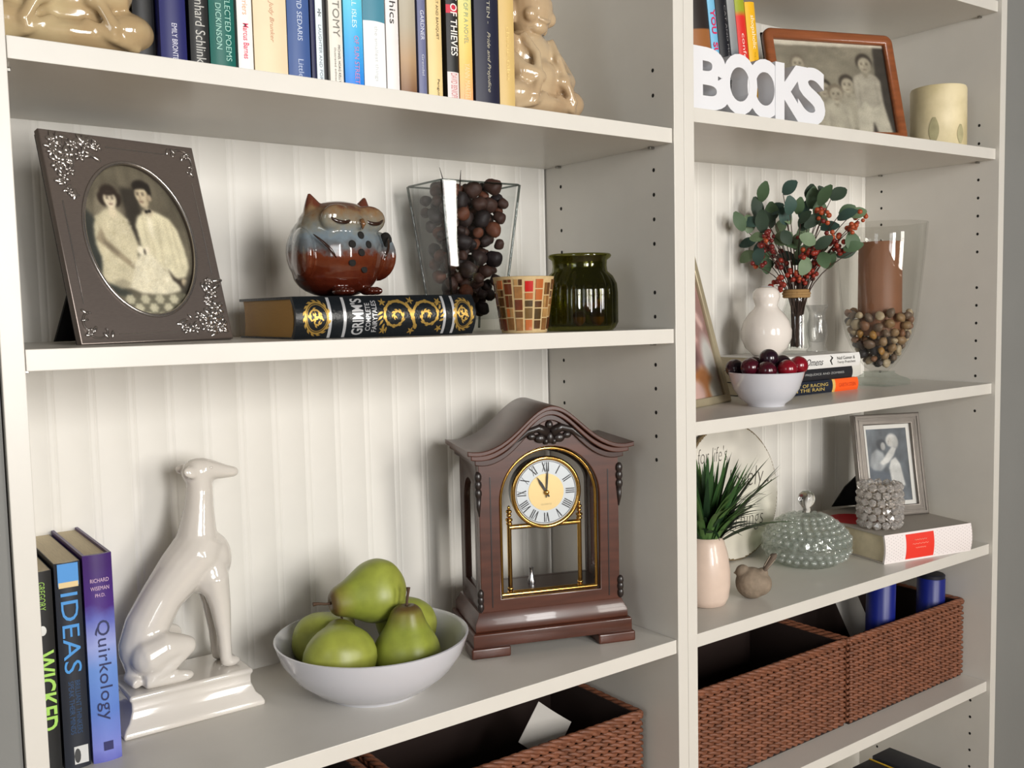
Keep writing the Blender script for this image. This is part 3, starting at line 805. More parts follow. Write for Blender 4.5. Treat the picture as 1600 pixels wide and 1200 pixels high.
def ornament(kind, sx, szn):
    b = MB()
    if kind == 'big':
        fl = [(1.2, 1.3, .55), (2.3, 2.5, .8), (3.1, 1.4, .55), (1.3, 3.4, .7), (4.4, 1.2, .5), (1.5, 5.0, .55), (5.6, 1.3, .42), (2.3, 4.2, .45), (3.6, 2.5, .5), (1.8, 6.3, .36)]
        for x, z, r in fl: flower(b, x, z, r * 1.25)
        for k in range(46):
            x, z = (rr.uniform(.5, 6.2), rr.uniform(.5, 2.6)) if k % 2 else (rr.uniform(.5, 2.6), rr.uniform(.5, 6.8))
            if (x - OX) < 99: leafb(b, x, z, rr.uniform(.35, .62), rr.uniform(0, PI), -.12)
    else:
        for k, (x, z) in enumerate([(.9, .9), (1.6, 1.4), (2.6, .8), (.8, 2.4), (3.3, .9), (.9, 3.2)]):
            leafb(b, x, z, .42, k * 1.1)
        pts = [(.7 + .5 * cos(a) + a * .25, -.1, 1.0 + .45 * sin(a)) for a in np.linspace(0, 8, 30)]
        b.tube(pts, .1, 6)
        pts = [(1.0 + .42 * sin(a), -.1, .8 + .5 * cos(a) + a * .28) for a in np.linspace(0, 8, 30)]
        b.tube(pts, .1, 6)
        flower(b, 1.1, 1.2, .42)
    out = MB()
    out.v = [((x * sx) + (-FW / 2 if sx > 0 else FW / 2) , y, (z * szn) + (0 if szn > 0 else FH)) for x, y, z in b.v]
    out.f = b.f if sx * szn > 0 else [tuple(reversed(f)) for f in b.f]
    out.v = [ivec(TL_ @ Vector(v)) for v in out.v]
    return out
for kind, sx, szn in (('big', 1, -1), ('big', -1, 1), ('small', -1, -1), ('small', 1, 1)):
    ornament(kind, sx, szn).build('corner_ornament', m_orn, t, smooth=60)
for a, c in (((-FW / 2 + 6.6, FH - 1.2), (FW / 2 - 3.6, FH - 1.2)), ((FW / 2 - 1.0, FH - 4.2), (FW / 2 - 1.0, 7.2)), ((-FW / 2 + 1.0, FH - 7.3), (-FW / 2 + 1.0, 4)), ((-FW / 2 + 4, .9), (FW / 2 - 6.6, .9))):
    MB().tube([(a[0], -.01, a[1]), (c[0], -.01, c[1])], .07, 6, T=TL_).build('raised_line', m_orn, t)
# easel leg: wide black board that opens to the back
b = MB()
hy = lambda z: 1.3 * cos(lean) + z * sin(lean) * 1.0
ex0, ex1 = -5.2, 3.6
z_h = 11.0
A = Vector((0, hy(z_h), z_h)); Bf = Vector((0, 11.6, .1))
def ep(x, u): q = A.lerp(Bf, u); return (x, q.y, q.z)
for dy in (0, .35):
    b.v += [(x, y + dy, z) for x, y, z in (ep(ex0 + 2.3, 0), ep(ex1 - 2.3, 0), ep(ex1, .42), ep(ex1, 1), ep(ex0, 1), ep(ex0, .42))]
b.f += [(0, 1, 2, 3, 4, 5), (11, 10, 9, 8, 7, 6)] + [(i, 6 + i, 6 + (i + 1) % 6, (i + 1) % 6) for i in range(6)]
b.build('easel_leg', m_velvet, t, smooth=0, fix=True)

# owl ---------------------------------------------------------------------
oz = sz('LB', -44) + BH + .02
t = thing('owl_figurine', 'glazed ceramic owl in slate blue and rust brown sitting on the black book', 'figurine', (-44.2, 11.2, oz), 9)
b = MB()
b.ell((0, .2, 4.9), (5.75, 4.9, 5.0), 28, 18)
b.ell((0, .3, 2.6), (5.0, 4.5, 2.8), 24, 12)
b.ell((0, -.5, 8.0), (4.75, 4.1, 2.6), 24, 12)
b.ell((0, .2, 6.6), (5.3, 4.5, 3.0), 24, 12)
for s_ in (-1, 1):
    b.tube([(s_ * 3.0, -.4, 9.0), (s_ * 3.5, -.5, 10.3), (s_ * 3.75, -.5, 11.3)], [1.5, .75, .12], 12)
    b.ell((s_ * 2.1, -3.2, 8.4), (2.15, 1.1, 1.6), 16, 10, rot=(.25, 0, s_ * -.15))
    b.ell((s_ * 4.95, -.6, 4.6), (1.0, 3.0, 2.9), 16, 12, rot=(.3, 0, s_ * .25))
    for k in (-1, 0, 1):
        b.ell((s_ * 1.9 + k * .6, -3.7, .5), (.42, 1.3, .5), 10, 8)
b.ell((0, -4.35, 7.9), (.5, .7, .75), 12, 8)
me = blob(b, .16, 4)
m_owl = mat('owl_glaze', (120, 120, 120), .12, coat=.6, ramp=(2, 0, 11.4, [(0, (48, 17, 10)), (.25, (68, 24, 13)), (.5, (92, 42, 22)), (.57, (92, 94, 96)), (.68, (108, 120, 128)), (.8, (120, 118, 106)), (.93, (122, 96, 68)), (1, (92, 46, 32))], 2.6, 120))
link('body', me, m_owl, t, 180)
m_ob = mat('owl_dark_glaze', (44, 26, 18), .2, coat=.5)
for s_ in (-1, 1):
    pts = [(s_ * 2.1 + 1.5 * cos(a), -4.45 + .5 * abs(cos(a)) ** 2, 8.85 + .95 * sin(a)) for a in np.linspace(PI * .95, 2.05 * PI, 16)]
    MB().tube(pts, [.05 + .17 * sin(PI * i / 15) for i in range(16)], 8).build('eyelid', m_ob, t, smooth=180)
    pts = [(s_ * (5.0 - .3 * k), -3.0 - 1.5 * sin(k * .3), 6.6 - .42 * k) for k in range(7)]
    MB().tube(pts, [.05, .12, .16, .17, .16, .12, .05], 8).build('wing_edge', m_ob, t, smooth=180)
def on_owl(x, z):
    q = 1 - (x / 5.75) ** 2 - ((z - 4.9) / 5.0) ** 2
    return .2 - 4.9 * math.sqrt(max(q, .02))
for x, z in ((-1.1, 5.6), (1.1, 5.6), (0, 4.7), (-1.1, 3.6), (.6, 2.9), (0.2, 6.6)):
    y = on_owl(x, z) - .02
    MB().ell((x, y, z), (.44, .12, .44), 12, 6, rot=(-.2, 0, x * .15)).build('vent_hole', m_hole, t, smooth=180)
MB().ell((5.15, -2.3, 6.1), (.55, .8, 1.2), 12, 8, rot=(0, .2, .6)).build('wing_opening', m_hole, t, smooth=180)
MB().tube([(0, -4.9, 8.2), (0, -5.2, 7.7), (0, -5.0, 7.2)], [.28, .26, .05], 10).build('beak', mat('owl_beak_glaze', (110, 76, 46), .15, coat=.5), t, smooth=180)

# square glass vase with seed pods ---------------------------------------------
zb = sz('LB', -22)
m_vglass = thin_glass('vase_glass', (247, 248, 248), .02, 1.5)
t = thing('glass_vase', 'clear square flared glass vase filled with dried seed pods', 'vase', (-22.1, 18.4, zb), 0)
def vase_ring(z, off):
    f = z / 19.2
    hx = 3.9 + 2.35 * f - off; hy_ = 2.9 + 1.5 * f - off; r = .35
    pts = []
    for sx, sy, a0 in ((1, 1, 0), (-1, 1, PI / 2), (-1, -1, PI), (1, -1, 3 * PI / 2)):
        for k in range(4):
            a = a0 + PI / 2 * k / 3
            pts.append((sx * (hx - r) + r * cos(a), sy * (hy_ - r) + r * sin(a), z))
    return pts
b = MB()
rings = [vase_ring(z, 0) for z in (0, .1, 6, 13, 19.1)] + [vase_ring(19.2, .12)] + [vase_ring(z, .38) for z in (19.1, 13, 6, 1.6)]
n = 16
for rg in rings: b.v += rg
for i in range(len(rings) - 1):
    for k in range(n): b.f.append((i * n + k, i * n + (k + 1) % n, (i + 1) * n + (k + 1) % n, (i + 1) * n + k))
b.f.append(tuple(reversed(range(n)))); b.f.append(tuple(range((len(rings) - 1) * n, len(rings) * n)))
b.build('vase_body', m_vglass, t, smooth=40)
m_edge = thin_glass('vase_refraction_tint', (176, 182, 180), .03, 1.7)  # darker tubes added to draw the lines that refraction leaves at thick edges
for sx_e in (-1, 1):
    for sy_e in (-1, 1):
        MB().tube([(sx_e * (3.9 + 2.35 * f - .2), sy_e * (2.9 + 1.5 * f - .2), 19.2 * f) for f in np.linspace(.02, .995, 8)], .17, 8).build('refraction_line', m_edge, t, smooth=180)
fe = .995
MB().ring([(x_, y_, 19.12) for x_, y_, _z in vase_ring(19.2 * fe, .19)], .13, 6).build('refraction_rim', m_edge, t, smooth=180)
pod_cols = [((52, 36, 34), 'dark brown'), ((72, 46, 38), 'chestnut brown'), ((110, 62, 42), 'reddish brown'), ((40, 30, 32), 'near black')]
def lumpy(seed, n=14, mm=10, amp=.12, sq=(1, 1, 1)):
    r_ = np.random.RandomState(seed); ph = r_.rand(6) * 6.28
    b = MB(); b.ell((0, 0, 0), 1, n, mm)
    out = []
    for x, y, z in b.v:
        k = 1 + amp * (sin(3 * x + ph[0]) * sin(2.6 * y + ph[1]) + .7 * sin(4 * z + ph[2] + 2 * x))
        out.append((x * k * sq[0], y * k * sq[1], z * k * sq[2]))
    b.v = out
    return b
pod_m = [mat('seed_pod_%d' % i, c, .6, noise=.3, nscale=140, bump=.3, bscale=250) for i, (c, _) in enumerate(pod_cols)]
pod_mesh = []
for i in range(4):
    me = lumpy(20 + i).mesh('seed_pod'); me.materials.append(pod_m[i]); me.shade_smooth(); pod_mesh.append(me)
pr = random.Random(11); placed = []
def drop(R_, inside, tries=60):
    """lowest free spot found by trial"""
    best = None
    for _ in range(tries):
        p = inside()
        if all((p[0] - q[0]) ** 2 + (p[1] - q[1]) ** 2 + (p[2] - q[2]) ** 2 > (.93 * (R_ + q[3])) ** 2 for q in placed):
            if best is None or p[2] < best[2]: best = p
    return best
cnt = 0
for k in range(240):
    R_ = pr.uniform(.62, 1.15)
    def ins():
        z = pr.uniform(1.7 + R_, 19.0)
        f = z / 19.2
        hx = 3.5 + 2.35 * f - R_ * 1.1; hy_ = 2.5 + 1.5 * f - R_ * 1.1
        if z > 17.5: hx *= .8
        return (pr.uniform(-hx, hx), pr.uniform(-max(hy_, .1), max(hy_, .1)), z)
    p = drop(R_, ins)
    if p is None: continue
    placed.append(p + (R_,)); i = pr.choice([0, 0, 1, 1, 2, 3])
    o = bpy.data.objects.new('seed_pod', pod_mesh[i]); C.objects.link(o)
    o.location = L(-22.1 + p[0], 18.4 + p[1], zb + p[2]); o.scale = (R_ * S / S,) * 3; o.rotation_euler = (pr.random() * 6, pr.random() * 6, pr.random() * 6)
    tag(o, 'round %s dried seed pod inside the square glass vase' % pod_cols[i][1], 'seed pod', 'seed pods in the square glass vase')
    cnt += 1
for (x, y, z, dx, dz, i) in ((-3.4, -1.2, 19.0, -1.0, 2.6, 0), (-1.6, -1.5, 19.6, .25, 1.8, 0)):
    o = MB().tube([(0, 0, -1.5), (.2 * dx, 0, 0), (dx, 0, dz)], [.12, .1, .03], 6).build('twig', pod_m[0], None)
    o.location = L(-22.1 + x, 18.4 + y, zb + z - .5)
    tag(o, 'thin dry twig poking out of the square glass vase, %s' % ('leftmost' if dx < 0 else 'right of the other twig'), 'twig')

# mosaic votive cup ----------------------------------------------------------
t = thing('mosaic_cup', 'small tapered votive cup covered in brown and amber mosaic tiles', 'candle holder', (-22.4, 5.3, sz('LB', -22)), 0)
m_grout = mat('cream_grout', (196, 170, 124), .8, noise=.15, nscale=200)
def cup_r(z): return 2.75 + .95 * z / 6.7
MB().lathe([(0, 0), (2.7, 0), (2.75, .1), (cup_r(6.5), 6.5), (cup_r(6.7) + .05, 6.7), (cup_r(6.7) - .25, 6.75), (cup_r(6.5) - .45, 6.4), (2.4, .6), (0, .6)], 48).build('cup_body', m_grout, t, smooth=40)
tcols = [(100, 66, 36), (128, 88, 48), (84, 54, 32), (150, 104, 58), (108, 82, 44), (122, 60, 30), (172, 132, 80), (76, 58, 32), (104, 50, 28)]
tm = [mat('mosaic_tile_%d' % i, c, .2, coat=.4, noise=.25, nscale=120) for i, c in enumerate(tcols)]
tred = mat('mosaic_tile_red', (176, 24, 20), .18, coat=.4); torg = mat('mosaic_tile_orange', (168, 92, 46), .18, coat=.4)
cr_ = random.Random(5); NC = 17
for c_ in range(NC):
    a0 = 2 * PI * c_ / NC + .06; a1 = 2 * PI * (c_ + 1) / NC - .06 + .02
    z = .25 + cr_.uniform(0, .3)
    while z < 6.2:
        h_ = cr_.choice([.75, 1.0, 1.25, 1.4]); z1 = min(z + h_, 6.35)
        if z1 - z > .35:
            segs = [(a0, a1)] if cr_.random() < .7 else [(a0, a1)] if c_ == 11 else [(a0, (a0 + a1) / 2 - .02), ((a0 + a1) / 2 + .02, a1)]
            for aa, ab in segs:
                b = MB(); vs = []
                for dz_, rr_ in ((z, 0), (z1, 0)):
                    for off in (-.05, .09):
                        for q in range(4):
                            a = aa + (ab - aa) * q / 3
                            rad = cup_r(dz_) + off; vs.append((rad * cos(a), rad * sin(a), dz_))
                b.v = vs; f = []
                for q in range(3):
                    f += [(4 + q, 5 + q, 13 + q, 12 + q), (q, 4 + q, 5 + q, q + 1)[::-1], (8 + q, 9 + q, 13 + q, 12 + q)]
                f += [(0, 4, 12, 8), (3, 11, 15, 7)]
                b.f = f
                mm_ = cr_.choice(tm)
                am = (aa + ab) / 2 - 2 * PI * 12 / 17
                if c_ == 11 and z1 > 5.9: mm_ = tred
                elif cr_.random() < .04: mm_ = torg
                b.build('tile', mm_, t, smooth=30, fix=True)
        z = z1 + .14

# green ribbed glass jar ----------------------------------------------------
t = thing('glass_jar', 'dark green ribbed glass jar with wide neck beside the mosaic cup', 'jar', (-12.9, 6.0, sz('LB', -13)), 0)
m_green = thin_glass('green_glass', (180, 180, 120), .04, 1.6)
jprof = [(0, 0), (4.1, 0), (4.5, .35), (4.72, 1.0), (4.72, 4.8), (4.6, 5.9), (4.1, 6.9), (3.55, 7.5), (3.45, 8.2), (3.5, 8.9), (3.95, 9.25), (4.05, 9.5), (3.9, 9.7), (3.5, 9.7)]
jin = [(3.3, 9.2), (3.2, 8.2), (3.3, 7.4), (3.9, 6.7), (4.4, 5.8), (4.5, 4.8), (4.5, 1.1), (4.1, .6), (0, .55)]
MB().lathe(jprof + jin, 96, mod=lambda a, r, z: 1 + (.028 * cos(24 * a) if .6 < z < 7.0 and r > 3.6 else 0)).build('jar_body', m_green, t, smooth=60)
m_ac = mat('acorn_brown', (216, 136, 76), .4, noise=.2, nscale=100); m_acc = mat('acorn_cap', (92, 62, 38), .7, bump=.5, bscale=300)
for k, (x, y, z, lab) in enumerate(((-2.2, -2.4, 1.5, 'lowest left'), (.2, -3.2, 1.5, 'lowest middle'), (-1.2, -3.0, 3.3, 'upper left'), (.6, -2.6, 3.7, 'upper right'), (1.6, -1.2, 1.6, 'rearmost'))):
    o = thing('acorn', 'brown acorn inside the green ribbed jar, %s of the heap' % lab, 'acorn', (-12.9 + x, 6.0 + y, sz('LB', -13) + z - .9), 30 * k, 'acorns in the green jar')
    MB().lathe([(0, 0), (.3, .1), (.75, .6), (.8, 1.2), (.6, 1.5)], 14).build('nut', m_ac, o, smooth=60)
    MB().lathe([(.84, 1.15), (.86, 1.4), (.5, 1.8), (0, 1.9)], 14).build('cap', m_acc, o, smooth=60)
# ------------------------------------------------------------------ seated greyhound figurine
zc = sz('LC', -61)
t = thing('dog_figurine', 'glossy white ceramic greyhound sitting on a stepped pedestal', 'figurine', (-61, 20.0, zc), 0)
m_cer = mat('white_ceramic_glaze', (208, 202, 194), .12, coat=.7, noise=.03, nscale=30)
PZ = 4.3
b = MB()
def cap(p, q, r0_, r1_, n=14, fl=1.0, steps=6):
    pts = [Vector(p).lerp(Vector(q), i / steps) for i in range(steps + 1)]
    rad = [r0_ + (r1_ - r0_) * i / steps for i in range(steps + 1)]
    b.tube(pts, rad, n, flat=fl); b.ell(p, r0_, n, 8); b.ell(q, r1_, n, 8)
# torso from haunch to chest
spine = [(-4.3, 0, 8.0), (-3.6, 0, 10.6), (-1.9, 0, 13.4), (.4, 0, 16.0), (2.3, 0, 17.8), (3.1, 0, 19.6)]
rad = [2.6, 2.45, 2.35, 2.75, 3.05, 2.4]
b.tube(spine, rad, 18); b.ell(spine[0], (2.5, 2.7, 2.7), 18, 12)
b.ell((3.0, 0, 16.6), (3.2, 2.4, 3.7), 20, 14, rot=(0, .25, 0))       # deep chest
b.ell((-3.6, 0, 7.0), (2.9, 2.9, 3.0), 18, 12)                        # rump
# neck and head
b.tube([(2.3, 0, 18.5), (2.5, 0, 20.8), (2.75, 0, 23.0), (2.9, 0, 25.0), (2.9, 0, 26.6)], [2.6, 2.05, 1.65, 1.5, 1.45], 16)
b.ell((2.75, 0, 27.0), (1.8, 1.45, 1.65), 18, 12)
b.tube([(3.2, 0, 27.2), (4.6, 0, 27.0), (6.0, 0, 26.7), (7.1, 0, 26.55)], [1.5, 1.15, .82, .62], 14); b.ell((7.05, 0, 26.55), (.55, .55, .6), 12, 8)
for s_ in (-1, 1):
    # ears folded back
    b.ell((1.7, s_ * 1.25, 27.2), (1.15, .45, .75), 14, 8, rot=(s_ * .3, .25, s_ * -.25))
    # front legs
    b.ell((3.4, s_ * 1.3, 15.2), (1.9, 1.5, 2.6), 16, 12); b.tube([(3.6, s_ * 1.35, 15.0), (4.2, s_ * 1.45, 11.5), (4.45, s_ * 1.5, 8.0), (4.55, s_ * 1.5, PZ + .8)], [1.75, 1.2, .82, .72], 14)
    b.ell((5.1, s_ * 1.5, PZ + .5), (1.25, .72, .6), 14, 8)
    # thigh, shank, hind paw
    b.ell((-4.0, s_ * 1.9, 7.6), 2.15, 16, 12); b.tube([(-4.3, s_ * 2.0, 7.6), (-2.2, s_ * 2.4, 8.5), (-.3, s_ * 2.6, 8.3)], [2.1, 1.75, 1.15], 14); b.ell((-.2, s_ * 2.6, 8.2), 1.12, 14, 10)
    b.tube([(-.2, s_ * 2.6, 8.1), (-2.2, s_ * 2.65, 6.4), (-4.6, s_ * 2.6, PZ + .9)], [1.05, .95, .75], 12)
    b.tube([(-4.9, s_ * 2.6, PZ + .75), (-2.5, s_ * 2.65, PZ + .6), (-.6, s_ * 2.65, PZ + .6)], [.8, .72, .75], 12); b.ell((-.4, s_ * 2.65, PZ + .55), (.95, .78, .62), 12, 8)
b.tube([(-4.6, 0, 6.2), (-5.9, -1.0, PZ + 1.0), (-5.6, -2.6, PZ + .7)], [1.1, .85, .6], 10)
me = blob(b, .15, 26, .5)
body = link('body', me, m_cer, t, 180)
for s_ in (-1, 1):
    MB().ell((3.95, s_ * 1.22, 27.5), (.22, .1, .16), 10, 6).build('eye', m_cer, t, smooth=180)
b = MB()
pr_ = [(0, 7.75, 4.75), (.5, 7.8, 4.8), (1.0, 7.5, 4.5), (1.5, 7.0, 4.05), (2.6, 6.6, 3.75), (3.5, 6.6, 3.75), (3.9, 6.9, 4.0), (4.3, 6.7, 3.85)]
n = 4
for z, hx, hy_ in pr_: b.v += [(-hx, -hy_, z), (hx, -hy_, z), (hx, hy_, z), (-hx, hy_, z)]
for i in range(len(pr_) - 1):
    for k in range(4): b.f.append((i * 4 + k, i * 4 + (k + 1) % 4, i * 4 + 4 + (k + 1) % 4, i * 4 + 4 + k))
b.f += [(3, 2, 1, 0), tuple(range(len(pr_) * 4 - 4, len(pr_) * 4))]
b.build('pedestal', m_cer, t, bevel=.22, seg=3, smooth=50)

# bowl of pears ---------------------------------------------------------------
bx, by = -41.3, 11.3; bz = sz('LC', bx)
m_por = mat('white_porcelain', (194, 194, 200), .16, coat=.5)
o = MB().lathe([(0, .25), (5.0, .25), (5.2, 0), (5.6, 0), (5.75, .3), (7.2, 1.0), (9.3, 2.7), (10.7, 4.7), (11.35, 6.55), (11.4, 6.75), (11.2, 6.8), (10.95, 6.5), (10.3, 4.8), (8.9, 3.0), (6.8, 1.5), (4, .95), (0, .85)], 72).build('serving_bowl', m_por, None, smooth=50)
o.location = L(bx, by, bz)
tag(o, 'wide white porcelain bowl holding the green pears', 'bowl')
m_pear = mat('pear_skin', (150, 164, 52), .38, ramp=(2, -2.5, 9.5, [(0, (120, 112, 48)), (.12, (146, 148, 62)), (.5, (150, 158, 66)), (.8, (140, 150, 58)), (.95, (124, 118, 52)), (1, (92, 72, 38))], .8, 50), noise=.22, nscale=60, sss=.0, bump=.06, bscale=60)
m_stem = mat('pear_stem', (70, 48, 30), .7)
def pear_mesh(seed):
    r_ = np.random.RandomState(seed); ph = r_.rand(4) * 6.28
    prof = [(0, -.25), (.55, -.35), (1.6, .0), (3.1, 1.0), (3.85, 2.3), (4.0, 3.4), (3.7, 4.7), (3.05, 5.9), (2.4, 7.0), (2.0, 8.0), (1.65, 8.8), (1.0, 9.35), (.35, 9.3), (0, 9.15)]
    # smooth the profile
    b = MB()
    P2 = []
    for i in range(len(prof) - 1):
        p_0 = prof[max(i - 1, 0)]; p_1 = prof[i]; p_2 = prof[i + 1]; p_3 = prof[min(i + 2, len(prof) - 1)]
        for k in range(3):
            u = k / 3
            f = lambda a, b_, c, d: .5 * (2 * b_ + (c - a) * u + (2 * a - 5 * b_ + 4 * c - d) * u * u + (3 * b_ - a - 3 * c + d) * u ** 3)
            P2.append((max(0, f(p_0[0], p_1[0], p_2[0], p_3[0])), f(p_0[1], p_1[1], p_2[1], p_3[1])))
    P2.append(prof[-1]); P2[0] = (0, P2[0][1])
    b.lathe(P2, 32)
    b.v = [(x * (1 + .05 * sin(2 * math.atan2(y, x) + ph[0])) + .012 * z * z * cos(ph[1]) * .5, y * (1 + .05 * sin(3 * math.atan2(y, x) + ph[2])) + .012 * z * z * sin(ph[1]) * .5, z) for x, y, z in b.v]
    return b
def pear(label, loc, rot, seed, sc):
    t_ = thing('pear', label, 'pear', (bx + loc[0], by + loc[1], bz + loc[2]), rot=rot, group='green pears in the white bowl')
    t_.scale = (sc,) * 3
    b = pear_mesh(seed); r_ = np.random.RandomState(seed)
    b.build('flesh', m_pear, t_, smooth=180)
    top = [v for v in b.v if v[2] > 9.0]; cx = sum(v[0] for v in top) / len(top); cy = sum(v[1] for v in top) / len(top)
    MB().tube([(cx, cy, 8.9), (cx + .1, cy, 9.9), (cx + .35, cy + .1, 10.8), (cx + .4, cy + .1, 11.4)], [.16, .15, .17, .26], 8).build('stem', m_stem, t_, smooth=60)
def towards(d):   # rotation taking +z to d
    q = Vector((0, 0, 1)).rotation_difference(Vector(d).normalized()); return q.to_euler()
def pear_at(label, bulge, d, seed, sc=.97):
    d = Vector(d).normalized(); base = Vector(bulge) - d * 3.3 * sc
    pear(label, tuple(base), towards(d), seed, sc)
pear_at('upright green pear with a tall stem, front right in the bowl', (2.4, -3.9, 4.75), (.02, .05, 1), 1, .97)
pear_at('rounded green pear without visible stem, front left in the bowl', (-5.7, -2.9, 5.9), (.35, .85, .3), 2, 1.0)
pear_at('green pear lying on top of the pile, stem pointing left', (1.6, 1.7, 11.2), (-.95, .12, -.07), 3, .98)
pear_at('green pear at the back right of the bowl', (6.4, 2.6, 5.6), (-.35, .6, .5), 4, .95)
pear_at('green pear half hidden at the back left of the bowl', (-4.2, 5.0, 5.2), (.6, .4, .2), 5, .9)

# mantel clock --------------------------------------------------------------
cw = 22.5
ex = Vector((21.2, -7.6, 0)).normalized(); ang = math.degrees(math.atan2(ex.y, ex.x))
ey = Vector((-ex.y, ex.x, 0))
CD = 13.2
cen = Vector((-16.7, 7.5, 0)) + ey * (CD / 2)
t = thing('mantel_clock', 'dark walnut mantel clock with arched glass front and brass dial', 'clock', (cen.x, cen.y, sz('LC', -16)), ang)
m_wal = mat('walnut_stain', (82, 44, 31), .32, coat=.25, noise=.45, nscale=14, stretch=(1, 1, 7))
m_wald = mat('walnut_dark', (62, 36, 28), .3, coat=.25, noise=.4, nscale=14, stretch=(1, 7, 1))
m_carve = mat('carved_black_wood', (34, 26, 24), .35, coat=.2)
m_brass = mat('polished_brass', (214, 170, 92), .16, metal=1.0)
m_cg = thin_glass('clock_glass', (253, 253, 253), .02, 1.35)
hw, hd = cw / 2, CD / 2
for sx in (-1, 1):
    for sy in (-1, 1):
        xa = sx * (hw - 5.0) if sx > 0 else -hw
        b = MB(); b.box(min(sx * hw, sx * (hw - 5.2)), max(sx * hw, sx * (hw - 5.2)), min(sy * hd, sy * (hd - 4)), max(sy * hd, sy * (hd - 4)), 0, 1.35)
        b.build('foot', m_wal, t, bevel=.25, seg=3)
def frustum(prf):
    b = MB()
    for z, x, y in prf: b.v += [(-x, -y, z), (x, -y, z), (x, y, z), (-x, y, z)]
    for i in range(len(prf) - 1):
        for k in range(4): b.f.append((i * 4 + k, i * 4 + (k + 1) % 4, i * 4 + 4 + (k + 1) % 4, i * 4 + 4 + k))
    b.f += [(3, 2, 1, 0), tuple(range(len(prf) * 4 - 4, len(prf) * 4))]
    return b
frustum([(1.3, hw - .35, hd - .35), (3.0, hw - .35, hd - .35), (3.15, hw - .5, hd - .5)]).build('lower_plinth', m_wal, t, bevel=.1)
frustum([(3.1, hw - .9, hd - .9), (3.35, hw - .75, hd - .75), (4.3, hw - .8, hd - .8), (5.2, hw - 1.25, hd - 1.2), (5.6, hw - 1.4, hd - 1.35)]).build('upper_plinth', m_wal, t, bevel=.08)
bw, bd = 9.55, 5.4      # body half sizes
def crown(x): return 26.3 + 5.7 * math.exp(-(x / 5.4) ** 2) + .55 * max(0, (abs(x) - 8.3) / 3.4) ** 2
xs = np.linspace(-bw, bw, 41)
outer = [(-bw, 5.6), (bw, 5.6)] + [(x, crown(x) - 1.5) for x in xs[::-1]]
hole = [(-6.85, 7.2), (6.85, 7.2), (6.85, 19.8)] + arc(0, 19.8, 6.85, 0, PI, 28, 6.9)[1:]
vs, fs = prism2d([outer, hole], 1.5, .1, 1)
MB().add([(x, y - bd, z) for x, y, z in vs], fs).build('front_frame', m_wal, t, smooth=35)
bhole = [(-8.6, 6.9), (8.6, 6.9), (8.6, 20.0)] + arc(0, 20.0, 8.6, 0, PI, 28, 5.0)[1:]
vs, fs = prism2d([outer, bhole], 1.0, .05, 1)
MB().add([(x, y + bd - 1.2, z) for x, y, z in vs], fs).build('back_frame', m_wald, t, smooth=35)
so = [(-bd + 1.4, 5.6), (bd - 1.2, 5.6), (bd - 1.2, 25.4), (-bd + 1.4, 25.4)]
sh = [(-2.75, 8.2), (2.95, 8.2), (2.95, 19.2)] + arc(.1, 19.2, 2.85, 0, PI, 20, 3.2)[1:]
for sx in (-1, 1):
    vs, fs = prism2d([so, sh], .9, .06, 1)
    MB().add([(sx * bw - (sx > 0) * .9 + y, x, z) for x, y, z in vs], [tuple(reversed(f)) for f in fs]).build('side_frame', m_wald, t, smooth=35, fix=True)
    b = MB().box(sx * (bw - .5) - .06, sx * (bw - .5) + .06, -2.9, 3.1, 8.0, 21.8); b.build('side_pane', m_cg, t, smooth=0)
    # fluted corner carving
    b = MB()
    for z in (23.3, 22.3, 21.2): b.ell((sx * (bw + .1), -bd - .05, z), (.5, .4, .72), 10, 8)
    b.tube([(sx * (bw + .05), -bd, 21.0), (sx * (bw + .1), -bd, 19.4), (sx * bw, -bd, 18.2)], [.4, .3, .08], 8)
    b.build('corner_carving', m_carve, t, smooth=180)
    b = MB()
    for z in (6.4, 7.3, 8.1): b.ell((sx * (bw + .1), -bd - .05, z), (.45, .38, .7), 10, 8)
    b.build('corner_carving', m_carve, t, smooth=180)
    MB().box(sx * 8.05 - .07, sx * 8.05 + .07, -bd - .06, -bd + .1, 6.2, 23.2).build('groove_line', m_carve, t, smooth=0)
MB().box(-bw + .8, bw - .8, -bd + 1.3, bd - 1.2, 5.7, 6.9).build('inner_floor', m_wald, t, smooth=0)
# bonnet: three stepped layers following the serpentine top
def layer(hx, d0, d1, top_off, bot_off, nm, m_):
    xs = np.linspace(-hx, hx, 61)
    loop = [(x, crown(x * (bw + 1.6) / hx) + bot_off) for x in xs] + [(x, crown(x * (bw + 1.6) / hx) + top_off) for x in xs[::-1]]
    vs, fs = prism2d([loop], d1 - d0, .12, 2)
    MB().add([(x, y + d0, z) for x, y, z in vs], fs).build(nm, m_, t, smooth=50)
layer(bw + .55, -bd - .5, bd + .3, -1.1, -1.9, 'bonnet_lower_moulding', m_wald)
layer(bw + 1.15, -bd - 1.0, bd + .6, -.45, -1.15, 'bonnet_cove', m_wal)
layer(bw + 1.7, -bd - 1.5, bd + .9, .1, -.5, 'bonnet_top', m_wal)
